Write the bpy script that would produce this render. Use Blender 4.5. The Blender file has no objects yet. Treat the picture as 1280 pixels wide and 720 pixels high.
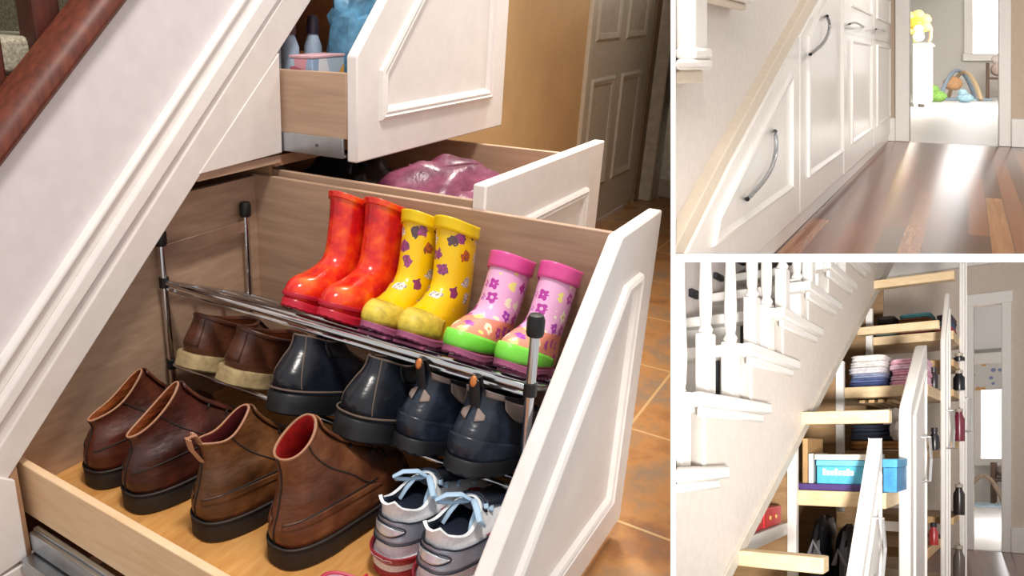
import bpy, bmesh, math, random
from mathutils import Vector, Matrix, noise

random.seed(7)
C = bpy.context.scene.collection
SIN, COS, PI = math.sin, math.cos, math.pi

# ------------------------------------------------------------------ camera numbers
FL, PX, PY = 965.4967633, 450.0, 360.0                  # focal length and optical centre of the lens, in 1280 wide pixels
CAM = Vector((0.0, 0.0, 0.93))
RGT = Vector((0.58925565, -0.80794664, 0.0))
UPV = Vector((0.27812867, 0.20284618, 0.93888118))
FWD = Vector((0.7585659, 0.55324104, -0.34424138))


def beam(u, v):
    return RGT * (u - PX) - UPV * (v - PY) + FWD * FL


class Frame:
    """a place with its own three directions: along the stairs, into the stairs, up"""
    def __init__(s, a, b, u, walls):
        s.M = Matrix((a.normalized(), b.normalized(), u.normalized())).transposed()
        s.I = s.M.inverted(); s.walls = walls

    def w(s, p):
        return CAM + s.M @ Vector(p)

    def at(s, u, v, axis, val):
        d = s.I @ beam(u, v)
        return d * (val / d[axis])


def side(d1, d2, keep):
    n = d1.cross(d2).normalized()
    return n if n.dot(keep) > 0 else -n

PL_L = side(UPV, beam(838.2, PY), beam(400, PY))        # faces of the partition walls
PL_R = side(UPV, beam(844.8, PY), beam(1000, PY))
PL_T = side(RGT, beam(PX, 317.2), beam(PX, 100))
PL_B = side(RGT, beam(PX, 327.8), beam(PX, 600))
L = Frame(Vector((1, 0, 0)), Vector((0, 1, 0)), Vector((0, 0, 1)), [PL_L])
T = Frame(beam(1210, 78), beam(-860, 78), UPV, [PL_R, PL_T])
B = Frame(beam(1303, 560), beam(-531, 560), UPV, [PL_R, PL_B])

# ------------------------------------------------------------------ materials
def lin(h):
    h = h.lstrip('#'); o = []
    for i in (0, 2, 4):
        c = int(h[i:i + 2], 16) / 255
        o.append(c / 12.92 if c <= 0.04045 else ((c + 0.055) / 1.055) ** 2.4)
    return (*o, 1.0)


class NT:
    def __init__(s, name):
        s.m = bpy.data.materials.new(name); s.m.use_nodes = True
        s.t = s.m.node_tree; s.b = s.t.nodes['Principled BSDF']
        a = s.n('ShaderNodeAttribute'); a.attribute_name = 'loc'; s.loc = a.outputs['Vector']

    def n(s, k, **kw):
        o = s.t.nodes.new(k)
        for q, v in kw.items():
            if q in o.inputs: o.inputs[q].default_value = v
            else: setattr(o, q, v)
        return o

    def k(s, a, b): s.t.links.new(a, b)

    def noise(s, scale, detail=4, stretch=None, rough=.55):
        o = s.n('ShaderNodeTexNoise'); o.inputs['Scale'].default_value = scale
        o.inputs['Detail'].default_value = detail; o.inputs['Roughness'].default_value = rough
        if stretch:
            m = s.n('ShaderNodeMapping'); m.inputs['Scale'].default_value = stretch
            s.k(s.loc, m.inputs['Vector']); s.k(m.outputs[0], o.inputs['Vector'])
        else: s.k(s.loc, o.inputs['Vector'])
        return o.outputs['Fac']

    def ramp(s, fac, stops, const=False):
        r = s.n('ShaderNodeValToRGB'); e = r.color_ramp.elements
        if const: r.color_ramp.interpolation = 'CONSTANT'
        while len(e) < len(stops): e.new(.5)
        for q, (p, c) in zip(e, stops):
            q.position = p; q.color = lin(c)
        s.k(fac, r.inputs['Fac']); return r.outputs['Color']

    def mix(s, fac, a, b):
        m = s.n('ShaderNodeMix', data_type='RGBA')
        for i, x in ((0, fac), (6, a), (7, b)):
            if isinstance(x, (int, float)): m.inputs[i].default_value = x
            elif isinstance(x, str): m.inputs[i].default_value = lin(x)
            else: s.k(x, m.inputs[i])
        return m.outputs[2]

    def math(s, op, a, b=0.0, clamp=False):
        m = s.n('ShaderNodeMath', operation=op); m.use_clamp = clamp
        for i, x in ((0, a), (1, b)):
            if isinstance(x, (int, float)): m.inputs[i].default_value = x
            else: s.k(x, m.inputs[i])
        return m.outputs[0]

    def xyz(s):
        x = s.n('ShaderNodeSeparateXYZ'); s.k(s.loc, x.inputs[0]); return x.outputs

    def bump(s, h, strength=.3, dist=.002):
        b = s.n('ShaderNodeBump'); b.inputs['Strength'].default_value = strength; b.inputs['Distance'].default_value = dist
        s.k(h, b.inputs['Height']); s.k(b.outputs[0], s.b.inputs['Normal'])

    def fin(s, col=None, rough=.5, metal=0.0, **kw):
        if col is not None:
            if isinstance(col, str): s.b.inputs['Base Color'].default_value = lin(col)
            else: s.k(col, s.b.inputs['Base Color'])
        s.b.inputs['Roughness'].default_value = rough; s.b.inputs['Metallic'].default_value = metal
        for q, v in kw.items(): s.b.inputs[q.replace('_', ' ')].default_value = v
        return s.m

MC = {}
def plain(h, rough=.5, metal=0.0, var=.06, scale=30, bump=0.0, **kw):
    key = (h, rough, metal, var, scale, bump, tuple(kw.items()))
    if key in MC: return MC[key]
    n = NT('paint_' + h); f = n.noise(scale)
    c = lin(h)
    lo = '#%02x%02x%02x' % tuple(max(0, int(int(h[1 + 2 * i:3 + 2 * i], 16) * (1 - var))) for i in range(3))
    hi = '#%02x%02x%02x' % tuple(min(255, int(int(h[1 + 2 * i:3 + 2 * i], 16) * (1 + var))) for i in range(3))
    col = n.ramp(f, [(.3, lo), (.7, hi)])
    if bump: n.bump(f, bump)
    MC[key] = n.fin(col, rough, metal, **kw); return MC[key]


def wood(c1, c2, stretch, rough=.45, scale=6):
    n = NT('wood'); f = n.noise(scale, 6, stretch)
    n.bump(f, .08)
    return n.fin(n.ramp(f, [(.3, c1), (.7, c2)]), rough)


def leather(c1, c2, c3, rough=.4, scale=22, bump=.35):
    n = NT('leather'); f = n.noise(scale, 6); g = n.noise(scale * 9, 3)
    cr = n.noise(scale * 1.6, 2, (1, 1, 2.6), .4)
    n.bump(n.math('ADD', n.math('ADD', f, n.math('MULTIPLY', g, .25)), n.math('MULTIPLY', cr, 1.6)), bump, .006)
    return n.fin(n.ramp(f, [(.3, c1), (.5, c2), (.72, c3)]), rough, Coat_Weight=.15, Coat_Roughness=.35)


def glow(h, s):
    n = NT('light'); n.b.inputs['Emission Color'].default_value = lin(h); n.b.inputs['Emission Strength'].default_value = s
    return n.fin(h, .6)

# ------------------------------------------------------------------ mesh builder
class MB:
    def __init__(s): s.v, s.l, s.f = [], [], []

    def add(s, vs, fs, loc=None):
        k = len(s.v); vs = [Vector(x) for x in vs]
        s.v += vs; s.l += [Vector(x) for x in (loc or vs)]
        s.f += [tuple(i + k for i in q) for q in fs]; return s

    def xf(s, M): s.v = [M @ x for x in s.v]; return s

    def box(s, a0, a1, b0, b1, c0, c1):
        vs = [(x, y, z) for x in (a0, a1) for y in (b0, b1) for z in (c0, c1)]
        return s.add(vs, [(0, 1, 3, 2), (4, 6, 7, 5), (0, 4, 5, 1), (2, 3, 7, 6), (0, 2, 6, 4), (1, 5, 7, 3)])

    def prism(s, poly, axis, lo, hi):
        """2D polygon in the two other axes, thickened along axis"""
        n = len(poly); o = [i for i in range(3) if i != axis]; vs = []
        for t in (lo, hi):
            for p in poly:
                q = [0, 0, 0]; q[axis] = t; q[o[0]] = p[0]; q[o[1]] = p[1]; vs.append(q)
        return s.add(vs, [tuple(range(n))[::-1], tuple(range(n, 2 * n))] + [(i, (i + 1) % n, n + (i + 1) % n, n + i) for i in range(n)])

    def loft(s, rings, cap0=True, cap1=True, closed=True, locs=None):
        n = len(rings[0]); fs = []
        for j in range(len(rings) - 1):
            for i in range(n if closed else n - 1):
                k = (i + 1) % n; fs.append((j * n + i, j * n + k, (j + 1) * n + k, (j + 1) * n + i))
        if cap0: fs.append(tuple(range(n))[::-1])
        if cap1: fs.append(tuple(range((len(rings) - 1) * n, len(rings) * n)))
        return s.add([p for r in rings for p in r], fs, [p for r in locs for p in r] if locs else None)

    def lathe(s, prof, c=(0, 0, 0), n=16, axis=2):
        rings = []
        for r, z in prof:
            q = []
            for i in range(n):
                a = 2 * PI * i / n; p = [COS(a) * r, SIN(a) * r, z]
                if axis == 1: p = [p[0], p[2], p[1]]
                if axis == 0: p = [p[2], p[0], p[1]]
                q.append(Vector(p) + Vector(c))
            rings.append(q)
        return s.loft(rings)

    def tube(s, pts, r, n=8, closed=False, flat=1.0):
        pts = [Vector(p) for p in pts]; m = len(pts); rings = []; up = None
        for i, p in enumerate(pts):
            a = pts[i - 1] if (i or closed) else p; b = pts[(i + 1) % m] if (i < m - 1 or closed) else p
            d = (b - a).normalized()
            if up is None:
                up = Vector((0, 0, 1)) if abs(d.z) < .9 else Vector((1, 0, 0))
            up = (up - d * up.dot(d)); up = up.normalized() if up.length > 1e-6 else d.orthogonal().normalized()
            sd = d.cross(up); rr = r[i] if isinstance(r, (list, tuple)) else r
            rings.append([p + (up * COS(2 * PI * k / n) * flat + sd * SIN(2 * PI * k / n)) * rr for k in range(n)])
        if closed: rings.append(rings[0])
        return s.loft(rings, not closed, not closed)

    def blob(s, c, r, seed=0, amp=.15, freq=3.0, nu=20, nv=12, power=1.0):
        rings, c, r = [], Vector(c), Vector(r)
        for j in range(nv + 1):
            t = PI * j / nv; q = []
            for i in range(nu):
                p = 2 * PI * i / nu
                d = Vector((SIN(t) * COS(p), SIN(t) * SIN(p), -COS(t)))
                d = Vector([math.copysign(abs(x) ** power, x) for x in d])
                k = 1 + amp * noise.noise(d * freq + Vector((seed * 3.1, seed * 1.7, 0)))
                q.append(c + Vector((d.x * r.x, d.y * r.y, d.z * r.z)) * k)
            rings.append(q)
        return s.loft(rings)

    def build(s, name, m, fr, origin, parent=None, bevel=0.0, smooth=40, seg=2, subsurf=0, solid=0.0):
        o0 = fr.w(origin)
        me = bpy.data.meshes.new(name); bm = bmesh.new()
        lay = bm.verts.layers.float_vector.new('loc')
        vs = []
        for p, q in zip(s.v, s.l):
            x = bm.verts.new(fr.w(p)); x[lay] = q; vs.append(x)
        for q in s.f:
            try: bm.faces.new([vs[i] for i in q])
            except ValueError: pass
        for n in fr.walls:
            if any(n.dot(v.co - CAM) < 0 for v in bm.verts):
                r = bmesh.ops.bisect_plane(bm, geom=bm.verts[:] + bm.edges[:] + bm.faces[:], plane_co=CAM, plane_no=n, clear_inner=True)
                ed = [e for e in r['geom_cut'] if isinstance(e, bmesh.types.BMEdge)]
                if ed:
                    try: bmesh.ops.edgeloop_fill(bm, edges=ed)
                    except Exception: pass
        if not bm.verts: bm.free(); bpy.data.meshes.remove(me); return None
        bmesh.ops.recalc_face_normals(bm, faces=bm.faces[:])
        for v in bm.verts: v.co -= o0
        bm.to_mesh(me); bm.free()
        me.materials.append(m)
        if smooth:
            for p in me.polygons: p.use_smooth = True
            me.set_sharp_from_angle(angle=math.radians(smooth))
        o = bpy.data.objects.new(name, me); C.objects.link(o)
        if parent: o.parent = parent
        else: o.location = o0
        if solid:
            k = o.modifiers.new('thick', 'SOLIDIFY'); k.thickness = solid; k.offset = 1
        if bevel:
            k = o.modifiers.new('edge', 'BEVEL'); k.width = bevel; k.segments = seg; k.limit_method = 'ANGLE'; k.angle_limit = math.radians(35); k.harden_normals = False
        if subsurf:
            k = o.modifiers.new('sub', 'SUBSURF'); k.levels = k.render_levels = subsurf
        return o


class Thing:
    def __init__(s, name, label, cat, fr, origin, group=None):
        s.fr, s.o = fr, Vector(origin)
        s.e = bpy.data.objects.new(name, None); C.objects.link(s.e); s.e.location = fr.w(origin); s.e.empty_display_size = .02
        s.e['label'] = label; s.e['category'] = cat
        if group: s.e['group'] = group

    def part(s, name, mb, m, parent=None, label=None, **kw):
        o = mb.build(name, m, s.fr, s.o, parent or s.e, **kw)
        if o and label: o['label'] = label
        return o


def single(name, mb, m, fr, origin, label, cat, group=None, **kw):
    o = mb.build(name, m, fr, origin, **kw)
    if o:
        o['label'] = label; o['category'] = cat
        if group: o['group'] = group
    return o


def struct(name, mb, m, fr, origin=(0, 0, 0), parent=None, **kw):
    o = mb.build(name, m, fr, origin, parent, **kw)
    if o and not parent: o['kind'] = 'structure'
    return o


def inset(poly, d):
    """inset of a convex polygon given in either winding"""
    n = len(poly); P = [Vector(p) for p in poly]
    ar = sum(P[i].x * P[(i + 1) % n].y - P[(i + 1) % n].x * P[i].y for i in range(n)); sg = 1 if ar > 0 else -1
    out = []
    for i in range(n):
        a, b, c = P[i - 1], P[i], P[(i + 1) % n]
        d1, d2 = (b - a).normalized(), (c - b).normalized()
        n1, n2 = Vector((-d1.y, d1.x)) * sg, Vector((-d2.y, d2.x)) * sg
        k = n1 + n2; k = k / max(.15, (1 + n1.dot(n2)))
        out.append(b + k * d)
    return out


def moulding(poly, axis, base, prof):
    """profile (inset, height) run round a polygon on a plane; height counts towards lower axis values"""
    mb = MB(); o = [i for i in range(3) if i != axis]; rings = []
    for d, h in prof:
        r = []
        for p in inset(poly, d):
            q = [0, 0, 0]; q[axis] = base - h; q[o[0]] = p.x; q[o[1]] = p.y; r.append(q)
        rings.append(r)
    n = len(poly); k = len(rings); fs = []
    for j in range(k):
        for i in range(n):
            fs.append((j * n + i, j * n + (i + 1) % n, ((j + 1) % k) * n + (i + 1) % n, ((j + 1) % k) * n + i))
    return mb.add([p for r in rings for p in r], fs)

# ------------------------------------------------------------------ shoes
class Last:
    """surface of a shoe upper: levels of (height, back x, front x, width, roundness); u runs round from the heel, v up the levels"""
    def __init__(s, lv, collar=lambda u: 0.0, heel=.8, nose=2.6):
        s.lv, s.collar, s.heel, s.nose = lv, collar, heel, nose
        s.n = len(lv) - 1

    def par(s, v):
        v = max(0, min(s.n, v)); i = min(int(v), s.n - 1); t = v - i; lv = s.lv
        p0, p1, p2, p3 = lv[max(0, i - 1)], lv[i], lv[i + 1], lv[min(s.n, i + 2)]
        out = []
        for a, b, c, d in zip(p0, p1, p2, p3):
            m1, m2 = (c - a) / 2, (d - b) / 2
            out.append((2 * t ** 3 - 3 * t ** 2 + 1) * b + (t ** 3 - 2 * t ** 2 + t) * m1 + (-2 * t ** 3 + 3 * t ** 2) * c + (t ** 3 - t ** 2) * m2)
        return out

    def pt(s, u, v, grow=0.0):
        z, xb, xf, w, m = s.par(v)
        sg = 1 if (u % 1) < .5 else -1
        q = (1 - COS(2 * PI * u)) / 2
        g = s.heel + (1 - s.heel) * max(0, min(1, (q - .35) / .35)); g = g - .12 * max(0, q - .8) / .2
        nn = s.nose
        foot = g * max(0, 1 - abs(2 * q - 1) ** nn) ** (1 / nn)
        ell = max(0, 1 - abs(2 * q - 1) ** 2.1) ** (1 / 2.1)
        hw = (w / 2 + grow) * (foot * (1 - m) + ell * m)
        x = (xb - grow) + (xf - xb + 2 * grow) * q
        k = max(0, min(1, (v / s.n - .45) / .55)); k = k * k * (3 - 2 * k)
        return Vector((x, sg * hw, z + s.collar(u) * k))

    def ring(s, v, grow=0.0, n=40):
        return [s.pt(i / n, v, grow) for i in range(n)]

    def patch(s, u0, u1, lo, hi, grow, nu=24, nv=8):
        """a piece of the surface: lo(t), hi(t) give its lower and upper level along t in 0..1"""
        rows = []
        for j in range(nv + 1):
            r = []
            for i in range(nu + 1):
                t = i / nu; u = u0 + (u1 - u0) * t
                r.append(s.pt(u, lo(t) + (hi(t) - lo(t)) * j / nv, grow))
            rows.append(r)
        return MB().loft(rows, False, False, closed=False)

    def line(s, f, n=24, r=.0009, grow=.001, closed=False):
        return MB().tube([s.pt(*f(i / n), grow) for i in range(n if closed else n + 1)], r, 6, closed=closed)


def sole_mesh(ls, z0, z1, grow, arch=0.0, spring=.008, tread=0.0, v=0.0, n=56):
    rings = []
    for z, g in ((z0, grow - .004), (z0 + .003, grow), (z0 + (z1 - z0) * .5, grow - .0005), (z1 - .003, grow), (z1, grow - .002)):
        r = []
        for i in range(n):
            p = ls.pt(i / n, v, g); q = (1 - COS(2 * PI * i / n)) / 2
            k = (z1 - z) / (z1 - z0)
            a = arch * max(0, min(1, (q - .3) / .04)) * max(0, min(1, (.72 - q) / .2))
            p.z = z + a * k + spring * max(0, (q - .7) / .3) ** 2 + tread * k * (1 if i % 2 else 0)
            r.append(p)
        rings.append(r)
    return MB().loft(rings)


def upper_mesh(ls, th=.003, per=4, n=40):
    vs = [ls.n * j / (per * ls.n) for j in range(per * ls.n + 1)]
    rings = [ls.ring(v, 0, n) for v in vs] + [ls.ring(ls.n, -th, n)]
    return MB().loft(rings, True, False)


def lining_mesh(ls, th=.003, down=None, n=40):
    d = ls.n * .45 if down is None else down
    rings = [ls.ring(ls.n - d * j / 6, -th - .0003 * j, n) for j in range(7)]
    return MB().loft(rings, False, True)


def pose(p, yaw, pitch=0.0, roll=0.0):
    """x of the shoe points to the toe; yaw about the vertical, pitch lifts the toe"""
    return Matrix.Translation(Vector(p)) @ Matrix.Rotation(math.radians(yaw), 4, 'Z') @ Matrix.Rotation(-math.radians(pitch), 4, 'Y') @ Matrix.Rotation(math.radians(roll), 4, 'X')

# ================================================================== colours used by more than one thing
WHITE = plain('#ece6e2', .38, var=.015)
WHITE_S = plain('#e2dad4', .45, var=.02)
BIRCH = wood('#ab8c74', '#c2a288', (3, 1.0, 14), .5)
BIRCH_F = wood('#c98d4a', '#dca765', (3, 14, 14), .3)
BIRCH_E = wood('#e3bd92', '#eecfa9', (6, 2, 20), .5)
CHROME = plain('#d4d6da', .16, 1.0, var=.02)
STEEL = plain('#b9c0c6', .28, 1.0, var=.05)
BLACKP = plain('#141416', .45)

# ================================================================== PLACE 1: the shoe drawer under the stairs
YW = 1.0
def lw(u, v, y=YW):
    p = L.at(u, v, 1, y); return (p.x, p.z)

# --- setting
tile = NT('slate_tile')
br = tile.n('ShaderNodeTexBrick', offset=0.0, squash=1.0)
mp = tile.n('ShaderNodeMapping'); mp.inputs['Location'].default_value = (-1.292 + 3.6, -.427 + 3.6, 0)
tile.k(tile.loc, mp.inputs['Vector']); tile.k(mp.outputs[0], br.inputs['Vector'])
for q, v in (('Scale', 1.0), ('Brick Width', .36), ('Row Height', .36), ('Mortar Size', .0035), ('Mortar Smooth', .1), ('Bias', 0.0)): br.inputs[q].default_value = v
nf = tile.noise(5.5, 7, None, .65); ng = tile.noise(14, 5)
c1 = tile.ramp(nf, [(.22, '#7c7064'), (.38, '#9a683e'), (.50, '#c08a50'), (.62, '#96806a'), (.80, '#d0a470')])
c2 = tile.mix(tile.math('MULTIPLY', ng, .35), c1, '#6a5a4e')
tile.k(tile.mix(br.outputs['Fac'], c2, '#c9a878'), tile.b.inputs['Base Color'])
tile.bump(tile.math('SUBTRACT', nf, tile.math('MULTIPLY', br.outputs['Fac'], .8)), .3, .004)
tile.fin(None, .38)
struct('floor', MB().box(-.2, 6.0, -1.2, 1.6, -.97, -.93), tile.m, L)

A0, A1, B0, B1 = lw(156, -6), lw(-6, 205), lw(299, -6), lw(-6, 454)
def stretch(p, q, k): return (p[0] + (p[0] - q[0]) * k, p[1] + (p[1] - q[1]) * k)    # carry a sloping line on past p
UP = 1.4
A0, B0 = stretch(A0, A1, UP), stretch(B0, B1, UP * .6)
struct('wall_left', MB().prism([A0, B0, B1, A1], 1, YW, YW + .04), plain('#ddd6d6', .55, var=.02), L)
# stringer boards: (x at row -6 .. row 482) of the upper and lower edge
def strip(name, u0, w0, u1, w1, thick, m, bev=.002):
    pa, pb = lw(u0, -6), lw(u1, 482)                       # upper edge
    pc, pd = lw(w0, -6), lw(w1, 482)                       # lower edge
    ex = lambda p, q: (q[0] + (q[0] - p[0]) * .45, q[1] + (q[1] - p[1]) * .45)
    struct(name, MB().prism([stretch(pa, pb, .75), stretch(pc, pd, .75), ex(pc, pd), ex(pa, pb)], 1, YW - thick, YW + .035), m, L, bevel=bev)
strip('trim_1', 299, 308, -25, -14, .014, WHITE, .005)
strip('trim_2', 307, 321, -14, 4, .006, WHITE)
strip('trim_3', 320, 346, 4, 26, .016, WHITE, .006)
strip('trim_4', 345, 352, 25, 44, .007, WHITE)
strip('trim_5', 351, 388, 43, 78, .010, WHITE_S)

# wooden cap on the stringer, balusters, carpeted steps behind
CAPW = wood('#4e2114', '#733520', (14, 14, 3), .5)
ca, cb = Vector((*lw(156, -6),)), Vector((*lw(-6, 206),)); dv = (ca - cb).normalized(); up2 = Vector((-dv.y, dv.x))
prof = [(0.0, .985), (.009, .977), (.022, .979), (.031, .987), (.037, 1.0), (.037, 1.05), (0.0, 1.05)]
r0 = [(cb.x - dv.x * .1 + up2.x * h, y, cb.y - dv.y * .1 + up2.y * h) for h, y in prof]
r1 = [(ca.x + dv.x * .5 + up2.x * h, y, ca.y + dv.y * .5 + up2.y * h) for h, y in prof]
single('stair_cap_rail', MB().loft([r0, r1]), CAPW, L, r0[0], 'dark red wooden cap rail sloping along the top of the white stair wall', 'rail', bevel=.003)
DKW = wood('#3f1a10', '#5c281a', (10, 10, 3), .5)
for (u0, u1, vb, lab) in ((50, 104, 57, 'square dark wood baluster standing on the cap rail in front of the beige carpet'),
                          (-32, 46, 132, 'dark wood baluster cut off by the picture edge beside the carpeted tread')):
    p0, p1 = L.at(u0, vb, 1, 1.05), L.at(u1, vb, 1, 1.05)
    t = Thing('baluster', lab, 'baluster', L, (p0.x, 1.05, p0.z - .02))
    w = (p1.x - p0.x) * .62
    t.part('post', MB().box(p0.x, p0.x + w, 1.056, 1.056 + w, p0.z - .07, p0.z + .5), DKW, bevel=.004)
    t.part('foot_block', MB().box(p0.x - .006, p0.x + w + .006, 1.052, 1.062 + w, p0.z - .075, p0.z - .012), DKW, bevel=.003)
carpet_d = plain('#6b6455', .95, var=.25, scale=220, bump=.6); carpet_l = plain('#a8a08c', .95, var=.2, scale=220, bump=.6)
q = L.at(30, 48, 1, 1.10)
struct('stair_tread', MB().box(q.x - .30, q.x + .14, 1.08, 2.0, q.z - .05, q.z + .004), carpet_l, L, (q.x, 1.1, q.z), bevel=.01)
struct('stair_riser', MB().box(q.x + .10, q.x + .16, 1.08, 2.0, q.z - .02, q.z + .6), carpet_d, L, (q.x, 1.1, q.z))
struct('stair_stringer', MB().box(q.x - .35, q.x + .14, 1.052, 1.08, q.z - .4, q.z - .05), DKW, L, (q.x, 1.1, q.z))
struct('wall_back', MB().box(-.6, 1.7, 2.0, 2.05, -.93, 1.2), plain('#8d8270', .8), L)

# beige wall beside the cupboard and the white door
BEIGE = plain('#d2ae7e', .75, var=.03, scale=8)
struct('wall_far', MB().box(1.70, 3.02, 1.115, 1.16, -.93, .9), BEIGE, L, (1.7, 1.1, -.93))
DW = plain('#cbc0ad', .5, var=.03)
d = struct('door_1', MB().box(3.02, 3.86, 1.13, 1.165, -.915, .9), DW, L, (3.02, 1.13, -.93), bevel=.002)
for (x0, x1, z0, z1) in ((3.12, 3.40, -.75, -.28), (3.48, 3.76, -.75, -.28), (3.12, 3.40, -.14, .7), (3.48, 3.76, -.14, .7)):
    k = moulding([(x0, z0), (x1, z0), (x1, z1), (x0, z1)], 1, 1.13, [(0, 0), (.012, .008), (.03, .004), (.034, 0)]).build('door_panel', DW, L, (3.02, 1.13, -.93), d)
    k.location = (0, 0, 0)
k = MB().box(3.015, 3.035, 1.118, 1.13, -.06, .06).build('door_hinge', plain('#8d8574', .4, .6), L, (3.02, 1.13, -.93), d)
struct('trim_6', MB().box(2.985, 3.02, 1.10, 1.13, -.93, .9), DW, L, (3.0, 1.1, -.93), bevel=.004)
struct('trim_7', MB().box(3.862, 3.93, 1.12, 1.17, -.93, .9), plain('#8f7456', .6), L, (3.87, 1.1, -.93))
struct('trim_8', MB().box(3.93, 4.06, 1.06, 1.15, -.93, .9), plain('#d6cdbb', .5), L, (3.93, 1.1, -.93), bevel=.006)
struct('wall_end', MB().box(4.10, 4.16, .5, 1.2, -.90, .9), plain('#cfc8b8', .6), L, (4.1, 1.1, -.93))
struct('baseboard_far', MB().box(4.05, 4.10, .5, 1.06, -.93, -.83), plain('#d6cdbb', .5), L, (4.1, 1.1, -.93), bevel=.006)

# --- the cabinet body under the stairs
cab = Thing('stair_cabinet', 'white and birch cabinet body built under the sloping stairs, holding three open drawers', 'cabinet', L, (1.1, 1.3, -.93))
DARKB = wood('#a77f60', '#b98f6c', (3, 3, 12), .6)
tri = [lw(343, 66), lw(347, 190), lw(243, 217)]
cab.part('fixed_panel', MB().prism(tri, 1, .988, 1.006), WHITE_S, label='white triangular fixed panel beside the top drawer', bevel=.0015)
p = lw(243, 217)
cab.part('rail', MB().box(p[0], 1.106, .995, 1.02, -.285, -.270), BIRCH)
cab.part('shelf', MB().box(1.095, 1.72, 1.0, 1.9, -.292, -.272), DARKB)
cab.part('stile', MB().box(1.1015, 1.1105, 1.022, 1.9, -.91, -.293), DARKB)
cab.part('stile', MB().box(1.70, 1.72, 1.0, 1.9, -.91, .6), DARKB)
cab.part('back_panel', MB().box(.45, 1.72, 1.9, 1.915, -.91, .6), DARKB)
cab.part('floor_panel', MB().box(.45, 1.72, 1.03, 1.9, -.93, -.905), DARKB)
sl = [lw(-12, 592), lw(12, 596), lw(28, 691), lw(-12, 718)]
cab.part('corner_panel', MB().prism(sl, 1, .985, 1.01), WHITE, label='white panel at the low end of the stairs', bevel=.002)
cab.part('end_stile', MB().box(.483, .495, .992, 1.5, -.80, -.63), DARKB)
cab.part('plinth', MB().box(.30, .535, .985, 1.005, -.93, -.805), WHITE, bevel=.002)
cab.part('end_panel', MB().box(.34, .36, 1.02, 1.9, -.93, -.60), DARKB)
under = [(.50, -.62), (1.7, .47), (1.7, .53), (.44, -.61)]
cab.part('sloping_soffit', MB().prism(under, 1, 1.04, 1.9), DARKB)

PROF = [(0, 0), (.002, .007), (.007, .010), (.011, .006), (.015, .009), (.020, .007), (.025, 0), (.025, -.002), (0, -.002)]
def front(t, poly, y0, y1, gap):
    f = t.part('drawer_front', MB().prism(poly, 1, y1, y0), WHITE, label='white painted front with a raised moulding', bevel=.003)
    t.part('moulding', moulding(inset(poly, gap), 1, y1, PROF), WHITE, f, smooth=30)
    return f

# --- drawer 1, the big shoe drawer
YI, YO = .338, .316
d1 = Thing('drawer', 'large pulled-out drawer full of shoes with a sloping white front', 'drawer', L, (.8, .7, -.75), 'pull-out drawers under the stairs')
front(d1, [(.512, -.825), (1.062, -.306), (1.250, -.306), (1.250, -.892), (.512, -.892)], YI, YO, .082)
d1.part('side_panel', MB().box(.508, .521, YI, 1.055, -.742, -.649), BIRCH_E, label='low birch side board', bevel=.0015)
d1.part('side_panel', MB().box(1.089, 1.100, YI, 1.06, -.90, -.311), BIRCH, label='tall birch side board behind the boots', bevel=.0015)
d1.part('back_panel', MB().prism([(.521, -.742), (.521, -.63), (.60, -.58), (.87, -.315), (1.089, -.315), (1.089, -.742)], 1, 1.05, 1.062), BIRCH)
d1.part('bottom_panel', MB().box(.521, 1.089, YI, 1.05, -.742, -.730), BIRCH_F)
run = MB().box(.497, .507, .38, .98, -.790, -.748).box(.490, .498, .38, .98, -.786, -.752)
d1.part('runner', run, STEEL, label='steel drawer slide', bevel=.002)
d1.part('slide_rail', MB().box(.470, .496, .60, .98, -.815, -.79), STEEL, bevel=.002)

# --- drawer 2
d2 = Thing('drawer', 'pulled-out drawer holding a plum plastic bag, its long front rising beyond the shoe drawer', 'drawer', L, (1.35, .8, -.5), 'pull-out drawers under the stairs')
front(d2, [(1.103, -.272), (1.648, -.272), (1.648, -.90), (1.103, -.90)], .578, .554, .085)
d2.part('side_panel', MB().box(1.112, 1.123, .578, 1.25, -.52, -.302), BIRCH, bevel=.0015)
d2.part('side_panel', MB().box(1.600, 1.612, .578, 1.25, -.52, -.300), BIRCH, bevel=.0015)
d2.part('back_panel', MB().box(1.123, 1.600, 1.24, 1.252, -.52, -.30), BIRCH)
d2.part('bottom_panel', MB().box(1.123, 1.600, .578, 1.24, -.52, -.51), BIRCH_F)

# --- drawer 3
d3 = Thing('drawer', 'upper pulled-out drawer with blue packets behind its tall white front', 'drawer', L, (1.4, .95, -.25), 'pull-out drawers under the stairs')
front(d3, [(1.113, -.268), (1.113, -.083), (1.54, .36), (1.69, .36), (1.69, -.268)], .841, .818, .068)
d3.part('side_panel', MB().box(1.112, 1.124, .841, 1.36, -.228, -.112), BIRCH, bevel=.0015)
d3.part('side_panel', MB().box(1.645, 1.657, .841, 1.36, -.228, -.112), BIRCH, bevel=.0015)
d3.part('back_panel', MB().box(1.124, 1.645, 1.35, 1.362, -.228, -.112), BIRCH)
d3.part('bottom_panel', MB().box(1.124, 1.645, .841, 1.35, -.228, -.218), BIRCH_F)
d3.part('runner', MB().box(1.106, 1.112, .845, 1.36, -.262, -.226).box(1.112, 1.13, .845, 1.36, -.262, -.256), STEEL, label='steel drawer slide', bevel=.001)
d3.part('screw', MB().lathe([(0, -.0015), (.003, -.001), (.003, 0)], (1.1055, .905, -.243), 10, 0), plain('#6d737a', .4, .8))

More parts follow.
